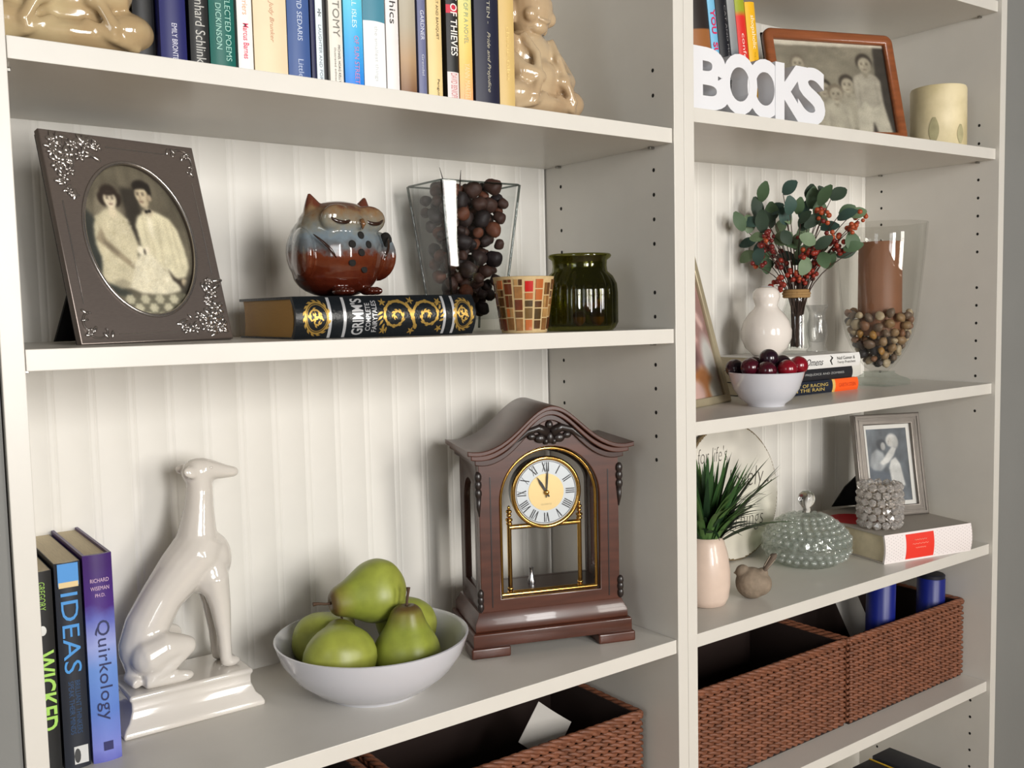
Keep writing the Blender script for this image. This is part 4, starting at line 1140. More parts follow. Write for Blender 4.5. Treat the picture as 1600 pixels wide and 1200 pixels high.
# carved crest on the front
b = MB(); yf = -bd - .1; cz_ = .9
for s_ in (-1, 1):
    b.tube([(s_ * .3, yf, 27.6), (s_ * 1.6, yf - .1, 28.3), (s_ * 3.0, yf - .1, 27.9), (s_ * 4.6, yf, 26.6), (s_ * 6.2, yf, 25.2), (s_ * 6.9, yf, 24.9)], [.75, .6, .5, .42, .3, .1], 10)
    b.ell((s_ * 1.3, yf - .2, 26.9), (.75, .35, .6), 12, 8); b.ell((s_ * 2.4, yf - .1, 27.2), (.6, .3, .45), 12, 8)
    b.ell((s_ * .55, yf - .25, 26.5), (.35, .3, .45), 10, 8)
b.ell((0, yf - .25, 27.0), (.55, .4, .8), 12, 8); b.ell((0, yf - .1, 28.6), (.5, .35, .6), 12, 8)

b.v = [(x, y, z + cz_) for x, y, z in b.v]
b.build('carved_crest', m_carve, t, smooth=180)
# brass bezel lining the arched opening
def arch_path(hx, z0, zs, rz, y, n=24):
    return [(-hx, y, z0), (-hx, y, (z0 + zs) / 2), (-hx, y, zs)] + [(hx * cos(a), y, zs + rz * sin(a)) for a in np.linspace(PI, 0, n)[1:-1]] + [(hx, y, zs), (hx, y, (z0 + zs) / 2), (hx, y, z0)]
b = MB(); pth = arch_path(6.55, 7.5, 19.8, 6.6, -bd + .75)
b.tube(pth, .22, 8); b.tube([(-6.55, -bd + .75, 7.5), (6.55, -bd + .75, 7.5)], .26, 8)
b.build('brass_bezel', m_brass, t, smooth=60)
gl = [(-6.6, 7.4), (6.6, 7.4), (6.6, 19.8)] + arc(0, 19.8, 6.6, 0, PI, 24, 6.65)[1:]
vs, fs = prism2d([gl], .12)
MB().add([(x, y - bd + .9, z) for x, y, z in vs], fs).build('front_pane', m_cg, t, smooth=0)
# brass stand inside
dy = -bd + 2.6
for s_ in (-1, 1):
    st_ = MB().tube([(s_ * 4.9, dy, 6.9), (s_ * 4.9, dy, 17.0)], .3, 14)
    for z, r in ((7.2, .5), (7.7, .42), (16.4, .42), (16.9, .5), (17.5, .36), (18.0, .42), (18.5, .22)): st_.ell((s_ * 4.9, dy, z), (r, r, .3), 12, 8)
    st_.build('brass_column', m_brass, t, smooth=60)
b = MB(); b.tube([(-4.9, dy, 15.9), (4.9, dy, 15.9)], .34, 12); b.tube([(-4.9, dy, 7.1), (4.9, dy, 7.1)], .3, 12); b.build('brass_crossbar', m_brass, t, smooth=60)
# dial
DR, DZ, DX = 4.55, 20.4, 0.0
def disc(r, y0, y1, m_, nm, par, z=DZ, r_in=None, bev=0):
    loops = [[(DX + r * cos(a), z + r * sin(a)) for a in np.linspace(0, 2 * PI, 64, endpoint=False)]]
    if r_in: loops.append([(DX + r_in * cos(a), z + r_in * sin(a)) for a in np.linspace(0, 2 * PI, 64, endpoint=False)])
    vs, fs = prism2d(loops, y1 - y0)
    return MB().add([(x, y + y0, zz) for x, y, zz in vs], fs).build(nm, m_, par, smooth=40)
dial = disc(DR - .1, dy - .9, dy + 1.5, mat('dial_silver', (196, 202, 206), .4, metal=.15), 'dial', t)
b = MB(); b.ring([(DX + DR * cos(a), dy - .95, DZ + DR * sin(a)) for a in np.linspace(0, 2 * PI, 72, endpoint=False)], .3, 10); b.build('dial_rim', m_brass, dial, smooth=180)
disc(2.45, dy - .95, dy - .85, mat('dial_gold', (222, 196, 140), .35, metal=.25), 'dial_centre', dial)
m_ink = mat('clock_ink', (44, 44, 48), .5)
b = MB(); b.ring([(DX + 4.1 * cos(a), dy - .93, DZ + 4.1 * sin(a)) for a in np.linspace(0, 2 * PI, 72, endpoint=False)], .035, 5); b.build('minute_track', m_ink, dial)
rom = ['XII', 'I', 'II', 'III', 'IIII', 'V', 'VI', 'VII', 'VIII', 'IX', 'X', 'XI']
for k, s_ in enumerate(rom):
    a = PI / 2 - 2 * PI * k / 12
    b = MB(); wds = {'I': .26, 'V': .52, 'X': .52}; tot = sum(wds[c] for c in s_); x = -tot / 2
    def bar(xa, za, xb, zb_, w_):
        d = Vector((xb - xa, 0, zb_ - za)).normalized(); nx = Vector((-d.z, 0, d.x)) * w_ / 2
        P1, P2 = Vector((xa, 0, za)), Vector((xb, 0, zb_))
        q = [P1 - nx, P2 - nx, P2 + nx, P1 + nx]
        b.add([(v.x, 0, v.z) for v in q], [(0, 1, 2, 3)])
    for c in s_:
        w_ = wds[c]; h_ = .62
        if c == 'I': bar(x + w_ / 2, -h_, x + w_ / 2, h_, .13)
        if c == 'V': bar(x + .06, h_, x + w_ / 2, -h_, .14); bar(x + w_ - .06, h_, x + w_ / 2, -h_, .06)
        if c == 'X': bar(x + .06, h_, x + w_ - .06, -h_, .14); bar(x + .06, -h_, x + w_ - .06, h_, .06)
        x += w_
    T_ = Matrix.Translation((DX + 3.35 * cos(a), dy - .94, DZ + 3.35 * sin(a))) @ Matrix.Rotation(-(a - PI / 2), 4, 'Y')
    b.v = [ivec(T_ @ Vector(v)) for v in b.v]
    b.build('numeral', m_ink, dial, smooth=0)
def hand(a, ln, w_, nm):
    d = Vector((cos(a), 0, sin(a))); n_ = Vector((-sin(a), 0, cos(a)))
    b = MB(); c0 = Vector((DX, dy - 1.15, DZ))
    q = [c0 - d * .7 - n_ * w_ * .5, c0 - d * .7 + n_ * w_ * .5, c0 + d * ln * .55 + n_ * w_, c0 + d * ln, c0 + d * ln * .55 - n_ * w_]
    b.v = [ivec(v) for v in q] + [(v.x, v.y - .05, v.z) for v in q]
    b.f = [(0, 1, 2, 3, 4), (9, 8, 7, 6, 5)] + [(i, (i + 1) % 5, 5 + (i + 1) % 5, 5 + i) for i in range(5)]
    b.build(nm, m_ink, dial, smooth=0, fix=True)
hand(PI / 2 - math.radians(329), 2.5, .17, 'hour_hand'); hand(PI / 2 - math.radians(4), 3.6, .11, 'minute_hand')
MB().ell((DX, dy - 1.25, DZ), (.34, .2, .34), 14, 8).build('hub', m_brass, dial, smooth=180)
flat_text(dial, 'QUARTZ', -.75, .75, dy - .965, DZ - 1.75, DZ - 1.5, mat('dial_pale_ink', (168, 150, 112), .5))
MB().lathe([(0, 6.9), (.55, 6.9), (.6, 7.3), (.35, 7.9), (.25, 8.8), (.3, 9.2), (0, 9.4)], 16, c=(-.8, 1.0, 0)).build('silver_finial', mat('silver_plate', (200, 200, 204), .25, metal=1), t, smooth=60)

# cream figurine bookends on the top shelf --------------------------------------
m_bud = mat('cream_crackle_glaze', (186, 164, 132), .16, coat=.6, col2=(170, 144, 112), nscale=18)
m_bud2 = mat('cream_olive_glaze', (184, 166, 128), .16, coat=.6, col2=(166, 142, 106), nscale=18)
def buddha(label, loc, rz, m_, mir=1):
    t = thing('buddha_figurine', label, 'figurine', loc, rz); t.scale = (1.1, 1.05, 1.12)
    b = MB()
    b.ell((0, 0, 1.4), (6.2, 4.4, 1.7), 24, 12); b.ell((0, .3, 3.6), (4.9, 3.9, 3.0), 24, 14); b.ell((0, .2, 6.6), (3.6, 3.0, 3.2), 22, 14)
    b.ell((0, -.6, 4.3), (3.0, 3.3, 2.6), 20, 12)
    for s_ in (-1, 1):
        b.tube([(s_ * 3.0, 0, 8.0), (s_ * 4.4, -1.0, 5.8), (s_ * 3.6, -2.9, 4.2), (s_ * 2.0, -3.6, 4.0)], [1.5, 1.35, 1.1, .9], 12)
        b.ell((s_ * 4.3, -1.9, 2.0), (2.3, 2.4, 1.7), 18, 10); b.ell((s_ * 2.0, -3.7, 3.9), (.95, .8, .7), 12, 8)
        b.tube([(s_ * 5.4, -1.6, 3.6), (s_ * 5.9, -1.2, 1.8), (s_ * 6.3, -.6, .5)], [.7, .65, .6], 10)
        b.tube([(s_ * 2.4, -1.6, 8.6), (s_ * 1.8, -3.2, 6.4), (s_ * 2.3, -4.0, 3.6), (s_ * 3.4, -4.1, 1.6)], [.5, .5, .5, .55], 10)
        b.tube([(s_ * 1.0, -3.6, 2.2), (s_ * 3.2, -3.9, 1.2), (s_ * 5.2, -2.8, .7)], [.5, .55, .5], 10)
    me = blob(b, .2, 4, .5); link('body', me, m_, t, 180)
    h = MB(); h.ell((0, -.6, 11.6), (2.75, 2.7, 2.95), 22, 16); h.ell((0, -2.6, 11.2), (.5, .7, .55), 12, 8)
    for s_ in (-1, 1):
        h.ell((s_ * 1.5, -2.2, 10.7), (.95, .8, .85), 14, 10); h.ell((s_ * 2.8, -.3, 10.9), (.4, .7, 1.4), 12, 10)
        h.tube([(s_ * .5, -3.05, 12.0), (s_ * 1.1, -2.95, 12.25), (s_ * 1.7, -2.5, 12.0)], .16, 8)
    h.tube([(-.9, -2.9, 10.2), (0, -3.15, 9.95), (.9, -2.9, 10.2)], .2, 8)
    h.tube([(0, .2, 9.2), (0, 0, 8.0)], [1.6, 2.0], 14); h.ell((0, -1.9, 9.6), (1.3, 1.0, .7), 14, 8)
    me = blob(h, .16, 3, .5); link('head', me, m_, t, 180)
buddha('cream glazed seated figurine left of the book row, only its lap visible', (-72.6, 6.0, sz('LA', -73)), -8, m_bud2)
buddha('cream glazed seated figurine closing the right end of the book row', (-20.3, 6.6, sz('LA', -20)), 12, m_bud)
# ------------------------------------------------------------------ right bay, top shelf
zA = lambda x: sz('RA', x)
t = thing('word_sign', 'white cut-out sign spelling BOOKS in fused block letters', 'sign', (17.5, 2.75, zA(17)), 0)
m_sign = mat('white_sign_paint', (214, 214, 217), .5)
def letter(ch, x0, x1, z0, z1, depth, bold):
    cu = bpy.data.curves.new('t', 'FONT'); cu.body = ch; cu.size = 1.0; cu.offset = bold; cu.extrude = .5; cu.resolution_u = 6
    me = bake(bpy.data.objects.new('t', cu)); vs, fs = mesh_to_lists(me); bpy.data.meshes.remove(me)
    a, b_ = min(v[0] for v in vs), max(v[0] for v in vs); c, d = min(v[1] for v in vs), max(v[1] for v in vs)
    out = [(x0 + (v[0] - a) / (b_ - a) * (x1 - x0), -v[2] * depth, z0 + (v[1] - c) / (d - c) * (z1 - z0)) for v in vs]
    return MB().add(out, fs)
for ch, x0, x1, z0, z1 in (('B', 2.4, 10.2, .05, 8.15), ('O', 8.7, 15.9, .0, 8.15), ('O', 13.9, 21.3, .0, 8.15), ('K', 19.7, 27.6, .05, 8.1), ('S', 24.7, 31.1, .0, 8.25)):
    lo = letter(ch, x0 - 17.5, x1 - 17.5, z0, z1, 2.9, .04).build('letter', m_sign, t, smooth=40); lo.location.y = .06 * S * ({2: 0, 8: 1, 13: 2, 19: 0, 24: 1}[int(x0)])

# six leaning books behind the sign
gR = 'leaning books behind the letter sign'
def lean_book(label, x0, x1, ht, cover, y=13.0, dp=13.0, ang=-8.0):
    return book('paperback_book', label, (x0 + 2.35, y, zA(x0) + max(0, (x1 - x0) * sin(math.radians(-ang)) * 0) + .02), x1 - x0 - .06, ht, dp, cover, rot=(0, math.radians(ang), 0), group=gR)
t = lean_book('leaning brown book with a black upper half, leftmost behind the sign', 15.0, 18.75, 23.5, grad('brown_black', [(0, (150, 96, 52)), (.70, (150, 96, 52)), (.71, (40, 32, 30)), (1, (36, 30, 28))], 0, 21))
t = lean_book('leaning light blue book with pink lettering', 18.85, 20.5, 22, cov((120, 186, 222)))
for s_, z0, z1 in (('YOU', 14.6, 18.2), ('SUCK', 9.0, 13.4)): spine_text(t, s_, 0, 1.6, -.2, z0, z1, ink((206, 40, 90)), bold=.03, frac=.62)
t = lean_book('leaning black book with thin grey title, next to the light blue book', 20.6, 23.1, 22.5, cov((20, 22, 30)))
spine_text(t, 'CAT AND MOUSE', 0, 2.4, -.3, 9.5, 19, ink((120, 120, 122)), frac=.14, xc=1.7); spine_text(t, 'NOVEL', 0, 2.4, -.3, 5.6, 8.6, ink((170, 170, 168)), frac=.22, xc=1.7)
t = lean_book('leaning slate blue book with a pale grey top', 23.2, 24.95, 21, grad('slate_grey', [(0, (40, 56, 74)), (.55, (44, 60, 78)), (.62, (130, 134, 136)), (1, (150, 152, 152))], 0, 21))
spine_text(t, 'HARLAN', 0, 1.7, -.22, 6.6, 10.4, ink((130, 150, 170)), frac=.4)
t = lean_book('leaning bright red book', 25.0, 27.2, 21, grad('red_green', [(0, (206, 40, 38)), (.86, (210, 44, 38)), (.9, (150, 160, 40)), (1, (150, 160, 40))], 0, 21))
spine_text(t, 'confessions', 0, 2.1, -.27, 7.4, 15.5, ink((240, 210, 200)), frac=.34)
t = lean_book('leaning yellow book beside the wooden photo frame', 27.3, 29.6, 20.5, cov((232, 178, 30)))
spine_text(t, 'shopaholic', 0, 2.2, -.28, 13.5, 18.5, ink((246, 236, 206)), frac=.5); spine_text(t, 'THE SECRET DREAMWORLD', 0, 2.2, -.28, 7, 13, ink((176, 126, 20)), frac=.16)

def easel_frame(name, label, base, yawdeg, leandeg, fw_, fh_, bw_, mf, paintobj, matw=0.0, matm=None, rad=.3, fd=1.2, bevel=.25, steps=None, easel_x=0.0, ew=3.0, hz=.62, foot=7.0):
    t = thing(name, label, 'picture frame', base, yawdeg)
    T_ = Matrix.Rotation(-math.radians(leandeg), 4, 'X')
    def rr_(x0, x1, z0, z1, r):
        if r <= .01: return rect(x0, x1, z0, z1)
        return arc(x1 - r, z0 + r, r, -PI / 2, 0, 5) + arc(x1 - r, z1 - r, r, 0, PI / 2, 5) + arc(x0 + r, z1 - r, r, PI / 2, PI, 5) + arc(x0 + r, z0 + r, r, PI, PI * 1.5, 5)
    hx = fw_ / 2
    vs, fs = prism2d([rr_(-hx, hx, 0, fh_, rad), rect(-hx + bw_, hx - bw_, bw_, fh_ - bw_)], fd, bevel, 3)
    MB().add(vs, fs, T_).build('frame_moulding', mf, t, smooth=50)
    if steps:
        for off, y0, y1, w_ in steps:
            vs, fs = prism2d([rect(-hx + off, hx - off, off, fh_ - off), rect(-hx + off + w_, hx - off - w_, off + w_, fh_ - off - w_)], y1 - y0, .05, 1)
            MB().add([(x, y + y0, z) for x, y, z in vs], fs, T_).build('frame_step', mf, t, smooth=40)
    if matw:
        vs, fs = prism2d([rect(-hx + bw_ - .1, hx - bw_ + .1, bw_ - .1, fh_ - bw_ + .1), rect(-hx + bw_ + matw, hx - bw_ - matw, bw_ + matw, fh_ - bw_ - matw)], .1)
        MB().add([(x, y + fd * .55, z) for x, y, z in vs], fs, T_).build('mount', matm, t, smooth=0)
    print_obj(paintobj, -hx + bw_ - .05 + matw, hx - bw_ + .05 - matw, bw_ - .05 + matw, fh_ - bw_ + .05 - matw, fd * .62, t, T_)
    MB().box(-hx + bw_, hx - bw_, fd * .38, fd * .38 + .08, bw_, fh_ - bw_, T_).build('glass', m_pane, t, smooth=0)
    MB().box(-hx + .3, hx - .3, fd, fd + .3, .3, fh_ - .3, T_).build('backing_board', m_velvet, t, smooth=0)
    sl = math.tan(math.radians(leandeg)); zt = fh_ * hz
    A = Vector((0, zt * sl + fd + .3, zt)); B_ = Vector((0, foot, .05)); b = MB()
    for dy_ in (0, .3):
        for x, u in ((easel_x - ew * .5, 0), (easel_x + ew * .5, 0), (easel_x + ew, .45), (easel_x + ew, 1), (easel_x - ew, 1), (easel_x - ew, .45)):
            q = A.lerp(B_, u); b.v.append((x, q.y + dy_, q.z))
    b.f += [(0, 1, 2, 3, 4, 5), (11, 10, 9, 8, 7, 6)] + [(i, 6 + i, 6 + (i + 1) % 6, (i + 1) % 6) for i in range(6)]
    b.build('easel_leg', m_velvet, t, smooth=0, fix=True)
    return t
# five siblings print
P_ = Paint(200, 156, (134, 128, 112)); P_.noise(.25, 5, 4)
P_.poly([(.86, 0), (1, 0), (1, 1), (.9, 1)], (66, 62, 56), 4)
P_.poly([(0, .94), (1, .97), (1, 1), (0, 1)], (206, 200, 182), 1)
skin, hair, cl = (172, 164, 144), (70, 64, 56), (166, 160, 142)
def kid(cx, cy, r, body, hc=hair, cc=cl, tw=1.9):
    A_ = P_.asp
    P_.poly([(cx - r * tw, body), (cx - r * tw, cy - r * 2.6), (cx - r * tw * .8, cy - r * 1.9), (cx - r * .5, cy - r * 1.35), (cx + r * .5, cy - r * 1.35), (cx + r * tw * .8, cy - r * 1.9), (cx + r * tw, cy - r * 2.6), (cx + r * tw, body)], cc, 2)
    for e in (-1, 1): P_.poly([(cx + e * r * 1.2, body), (cx + e * r * 1.35, body), (cx + e * r * 1.1, cy - r * 2.8), (cx + e * r, cy - r * 2.8)], tuple(c * .78 for c in cc), 2, .7)
    P_.poly([(cx - r * .45, cy - r * 1.5), (cx, cy - r * 2.3), (cx + r * .45, cy - r * 1.5)], tuple(c * .85 for c in skin), 1)
    P_.ell(cx, cy + r * .3 * A_, r * 1.08, r * 1.1 * A_, hc, 0, .25); P_.ell(cx + .004, cy - r * .1, r * .84, r * .98 * A_, skin, 0, .25)
    P_.ell(cx + r * .5, cy - r * .2, r * .3, r * .7 * A_, tuple(c * .86 for c in skin), 0, 1.0, .6)
    for e in (-1, 1):
        P_.ell(cx + e * r * .33, cy + r * .05, r * .15, r * .08 * A_, (78, 70, 60), 0, .6); P_.ell(cx + e * r * .33, cy + r * .3, r * .2, r * .05 * A_, (110, 102, 88), 0, .7)
    P_.ell(cx + r * .03, cy - r * .25, r * .09, r * .16 * A_, (146, 138, 120), 0, .8); P_.ell(cx, cy - r * .62 * A_, r * .27, r * .07 * A_, (112, 98, 86), 0, .6)
kid(.2, .74, .062, .3, (120, 112, 98), (150, 144, 128))
kid(.4, .47, .066, 0); kid(.615, .53, .066, .05); kid(.5, .42, .066, 0, (124, 114, 98), (176, 170, 152)); kid(.8, .77, .07, .2, hair, (168, 162, 146), 1.8)
P_.poly([(.66, .0), (.68, .26), (.76, .36), (.82, .26), (.92, .36), (.97, 0)], (184, 178, 160), 2)
P_.poly([(.79, .0), (.81, .14), (.84, .0)], (70, 64, 58), 2)
P_.blur(2).noise(.14, 8, 18).grain(.08)
m_oakf = mat('orange_oak', (138, 78, 44), .38, coat=.25, noise=.3, nscale=16, stretch=(1, 8, 8))
easel_frame('picture_frame', 'orange wood photo frame with rounded corners and a grey photograph of children', (45.2, 7.6, zA(45) + .1), -19.2, 14.5, 24.6, 19.2, 1.75, m_oakf, P_, rad=1.5, fd=1.5, bevel=.6, foot=9.0)

# pillar candle with pressed leaves
t = thing('pillar_candle', 'cream pillar candle with green leaf marks at the right end of the top shelf', 'candle', (69.0, 5.9, zA(69)), 0)
m_cwax = mat('cream_wax', (216, 202, 164), .5, col2=(190, 176, 134), nscale=14)
MB().lathe([(0, 0), (4.45, 0), (4.6, .2), (4.6, 9.9), (4.45, 10.3), (4.1, 10.4), (3.7, 10.0), (0, 9.7)], 48, mod=lambda a, r, z: 1 + .008 * sin(5 * a + z)).build('wax', m_cwax, t, smooth=50)
MB().tube([(0, 0, 9.6), (.05, 0, 10.4), (.2, 0, 10.9)], .09, 6).build('wick', m_hole, t)
m_lf = mat('pressed_leaf', (178, 170, 130), .7, noise=.3, nscale=60)
for a, z, w_, h_ in ((-2.75, 2.6, .9, 2.2), (-1.75, 1.9, .8, 1.6)):
    MB().grid(lambda u, v: (4.66 * cos(a + (u - .5) * w_ * .8 * sin(PI * (.08 + .84 * v)) / 2), 4.66 * sin(a + (u - .5) * w_ * .8 * sin(PI * (.08 + .84 * v)) / 2), z + (v - .5) * 2 * h_), 4, 8).build('pressed_leaf', m_lf, t, smooth=60)

# ------------------------------------------------------------------ right bay, second shelf
zB = lambda x: sz('RB', x)
P_ = Paint(80, 110, (168, 128, 122)); P_.noise(.3, 3, 4)
P_.poly([(0, .0), (.5, 0), (.75, .5), (.6, 1), (0, 1)], (150, 108, 104), 5)
P_.poly([(.55, .95), (.65, .95), (.95, .5), (.9, .47)], (226, 190, 182), 2); P_.poly([(.4, .8), (.47, .8), (.8, .4), (.75, .38)], (220, 178, 170), 2)
P_.poly([(.35, .55), (.4, .55), (.85, .12), (.8, .1)], (226, 200, 190), 2)
P_.ell(.9, .26, .1, .17, (206, 204, 198), 0, .6); P_.ell(.72, .1, .16, .12, (176, 112, 60), .4, .5); P_.ell(.55, .04, .16, .1, (214, 178, 168), 0, .5)
P_.ell(.6, .3, .14, .1, (104, 70, 70), .3, .6); P_.ell(.9, .05, .12, .08, (188, 184, 172), 0, .5)
m_champ = mat('champagne_frame', (178, 166, 138), .35, metal=.35, noise=.1, nscale=60)
easel_frame('picture_frame', 'champagne coloured frame with a pink toned photograph, half hidden by the divider', (15.9, 12.3, zB(16) + .1), 14.3, 15.5, 20.6, 25.4, 1.25, m_champ, P_, fd=1.1, bevel=.3, foot=9.5)

# small bowl of plums
sx_, sy_ = 24.4, 6.9; sb = zB(sx_)
o = MB().lathe([(0, .2), (2.4, .2), (2.5, 0), (2.75, 0), (2.85, .35), (3.9, 1.1), (4.9, 2.6), (5.45, 4.3), (5.65, 5.1), (5.55, 5.2), (5.4, 5.05), (5.0, 3.9), (4.2, 2.2), (3, 1.1), (0, .8)], 56).build('small_bowl', m_por, None, smooth=50)
o.location = L(sx_, sy_, sb); tag(o, 'small white bowl heaped with dark red plums', 'bowl')
fr_m = [mat('plum_black', (34, 16, 26), .22, coat=.4), mat('plum_dark_red', (70, 14, 28), .22, coat=.4, col2=(48, 10, 22), nscale=30), mat('plum_red', (122, 16, 30), .22, coat=.4)]
vr = Vector((.63, -.776, 0)); vf = Vector((.776, .63, 0))
for k, (u, v, dpt, mi, lab) in enumerate(((1202, 563, -.4, 0, 'black plum on top of the pile in the small bowl'), (1150, 579, .6, 0, 'black plum at the left rim of the small bowl'), (1174, 577, -2.0, 1, 'dark red plum left of centre in the small bowl'), (1199, 582, -2.6, 1, 'dark red plum at the front of the small bowl'), (1230, 580, -1.6, 2, 'bright red plum at the right of the small bowl'), (1247, 575, .8, 2, 'bright red plum farthest right in the small bowl'), (1180, 575, 2.2, 1, 'dark red plum at the back left of the small bowl'), (1222, 573, 2.4, 0, 'black plum at the back right of the small bowl'))):
    a = (u - 1198) / 10.35; zz = 5.2 + (584 - v) / 10.5 - dpt * .04
    c = vr * a + vf * dpt
    t = thing('plum', lab, 'plum', (sx_ + c.x, sy_ + c.y, sb + zz - 1.45), 40 * k, 'plums in the small white bowl')
    b = MB().ell((0, 0, 1.45), (1.5, 1.45, 1.42), 20, 14); b.build('flesh', fr_m[mi], t, smooth=180)
for k, (x, y, z) in enumerate(((-2.2, -1.2, 2.7), (1.8, -1.6, 2.7), (-.2, 2.2, 2.7), (0, -.2, 3.0))):
    t = thing('plum', 'plum buried at the bottom of the small bowl', 'plum', (sx_ + x, sy_ + y, sb + z - 1.4), 50 * k, 'buried plums in the small white bowl')
    MB().ell((0, 0, 1.4), (1.45, 1.45, 1.4), 14, 10).build('flesh', fr_m[1], t, smooth=180)

# three stacked books
gS = 'three books stacked flat under the vases'
def flat_book(label, xr, y, z, th, ln, dp, cover, **k):
    return book('paperback_book', label, (xr, y, z), th, ln, dp, cover, rot=(0, -PI / 2, 0), group=gS, **k)
z1 = zB(44) + .03
t = flat_book('dark blue book with a bright orange end, bottom of the stack of three', 55.4, 12.4, z1, 2.15, 23.0, 13.5, grad('orange_navy', [(0, (240, 92, 28)), (.32, (240, 92, 28)), (.33, (214, 176, 96)), (.36, (214, 176, 96)), (.365, (28, 34, 48)), (1, (28, 34, 48))], 0, 20))
spine_text(t, 'THE ART OF RACING', 0, 2.15, -.285, 8.6, 21, ink((196, 170, 96)), frac=.26, xc=1.45)
spine_text(t, 'IN THE RAIN', 0, 2.15, -.285, 9.6, 18, ink((196, 170, 96)), frac=.26, xc=.7)
spine_text(t, 'GARTH STEIN', 0, 2.15, -.285, .8, 5.6, ink((196, 60, 20)), frac=.3)
t = flat_book('black book with small white capitals, middle of the stack of three', 54.2, 12.7, z1 + 2.2, 1.95, 22.0, 13.2, cov((34, 34, 38)))
spine_text(t, 'PRIDE AND PREJUDICE AND ZOMBIES', 0, 1.95, -.26, 2.5, 18, ink((170, 170, 168)), frac=.24)
t = flat_book('white book with black script title, top of the stack of three', 55.6, 12.2, z1 + 4.2, 2.3, 23.5, 13.6, cov((226, 224, 220)))
spine_text(t, 'Good Omens', 0, 2.3, -.3, 10.4, 19, ink((50, 48, 48)), frac=.5, shear=.4); spine_text(t, 'Neil Gaiman &', 0, 2.3, -.3, 1.6, 6.6, ink((70, 68, 66)), frac=.24, xc=1.55); spine_text(t, 'Terry Pratchett', 0, 2.3, -.3, 1.4, 6.6, ink((70, 68, 66)), frac=.24, xc=.8)
b = MB().tube([(.5, -.32, 8.0), (1.2, -.32, 8.6), (1.7, -.32, 8.0), (2.1, -.32, 8.5)], [.1, .25, .2, .05], 6, flat=.15); b.build('emblem', ink((50, 48, 48)), t)
zt = z1 + 6.55

# white gourd vase
m_porw = mat('warm_white_porcelain', (222, 214, 206), .16, coat=.5)
t = thing('gourd_vase', 'white double-bulb ceramic vase on the stack of books', 'vase', (38.2, 18.2, zt), 0)
MB().lathe([(0, 0), (1.9, 0), (2.3, .15), (3.5, 1.3), (4.15, 2.9), (4.2, 4.2), (3.8, 5.8), (2.9, 7.1), (2.1, 7.9), (1.85, 8.4), (2.0, 9.0), (2.25, 9.8), (2.15, 10.7), (1.7, 11.3), (1.1, 11.6), (.75, 11.5), (.7, 11.0), (0, 10.9)], 48).build('vase_body', m_porw, t, smooth=60)
MB().ring([(4.02 * cos(a) * .0 + .9 * cos(a), .9 * sin(a), 11.58) for a in np.linspace(0, 2 * PI, 24, endpoint=False)], .12, 6).build('lip', m_por, t, smooth=180)

# clear bottle with faux eucalyptus and berries
bxx, byy = 45.9, 18.0
m_clear = thin_glass('bottle_glass', (249, 250, 249), .02, 1.45)
t = thing('glass_bottle', 'small clear milk bottle holding the berry bouquet', 'bottle', (bxx, byy, zt), 0)
MB().lathe([(0, .15), (2.3, 0), (2.5, .25), (2.55, .8), (2.55, 6.0), (2.35, 7.4), (1.85, 8.8), (1.75, 9.6), (1.9, 10.2), (2.05, 10.7), (1.95, 11.2), (1.6, 11.2), (1.5, 10.4), (1.45, 9.4), (1.6, 8.7), (2.1, 7.3), (2.3, 6.0), (2.3, 1.0), (0, .8)], 40).build('bottle_body', m_clear, t, smooth=60)
b = MB()
for k, z in enumerate((9.9, 10.35, 10.8)): b.ring([((2.05 + .08 * (k == 1)) * cos(a), (2.05 + .08 * (k == 1)) * sin(a), z) for a in np.linspace(0, 2 * PI, 32, endpoint=False)], .3, 8)
b.build('twine_collar', mat('jute_twine', (150, 118, 74), .85, bump=.5, bscale=400), t, smooth=60)
t = thing('artificial_bouquet', 'bouquet of eucalyptus leaves and orange red berries in the small bottle', 'bouquet', (bxx, byy, zt), 0)
m_st = mat('bouquet_stem', (58, 40, 32), .7); m_bery = [mat('berry_red', (132, 40, 26), .4), mat('berry_orange', (160, 70, 36), .4), mat('berry_deep', (104, 30, 26), .4)]
m_leaf = [mat('leaf_green', (72, 96, 66), .6, noise=.2, nscale=60), mat('leaf_bluegreen', (52, 78, 70), .6, noise=.2, nscale=60), mat('leaf_pale', (104, 124, 92), .6, noise=.2, nscale=60), mat('leaf_dark', (44, 62, 46), .6, noise=.2, nscale=60)]
fr_ = Vector((.76, .65, 0)); rgt = Vector((.65, -.76, 0)); K = 9.25
br = random.Random(21)
def pos(px, py, dpt):    # picture crop coordinates -> local point
    u = 1140 + px / 6.0; v = 260 + py / 6.0
    p = rgt * ((u - 1245) / K) + fr_ * dpt + Vector((0, 0, 11.0 + (443 - v) / K))
    # keep clear of the back boards
    yy = byy + p.y
    if yy > 25.6: p -= Vector((0, yy - 25.6, 0))
    return p
def stem_to(p, r0_=.11, curve=.0):
    b_ = Vector((br.uniform(-.9, .9), br.uniform(-.9, .9), br.uniform(1.0, 1.8))); m_ = Vector((b_.x * .3 + p.x * .06, b_.y * .3 + p.y * .06, 11.0))
    q = Vector((p.x * .45, p.y * .45, 11 + (p.z - 11) * .62))
    pts = []
    for i in range(9):
        u = i / 8
        pts.append(b_ * (1 - u) ** 3 + m_ * 3 * u * (1 - u) ** 2 + q * 3 * u * u * (1 - u) + p * u ** 3)
    MB().tube(pts, [r0_ * (1.1 - .5 * i / 8) for i in range(9)], 5).build('stem', m_st, t, smooth=60)
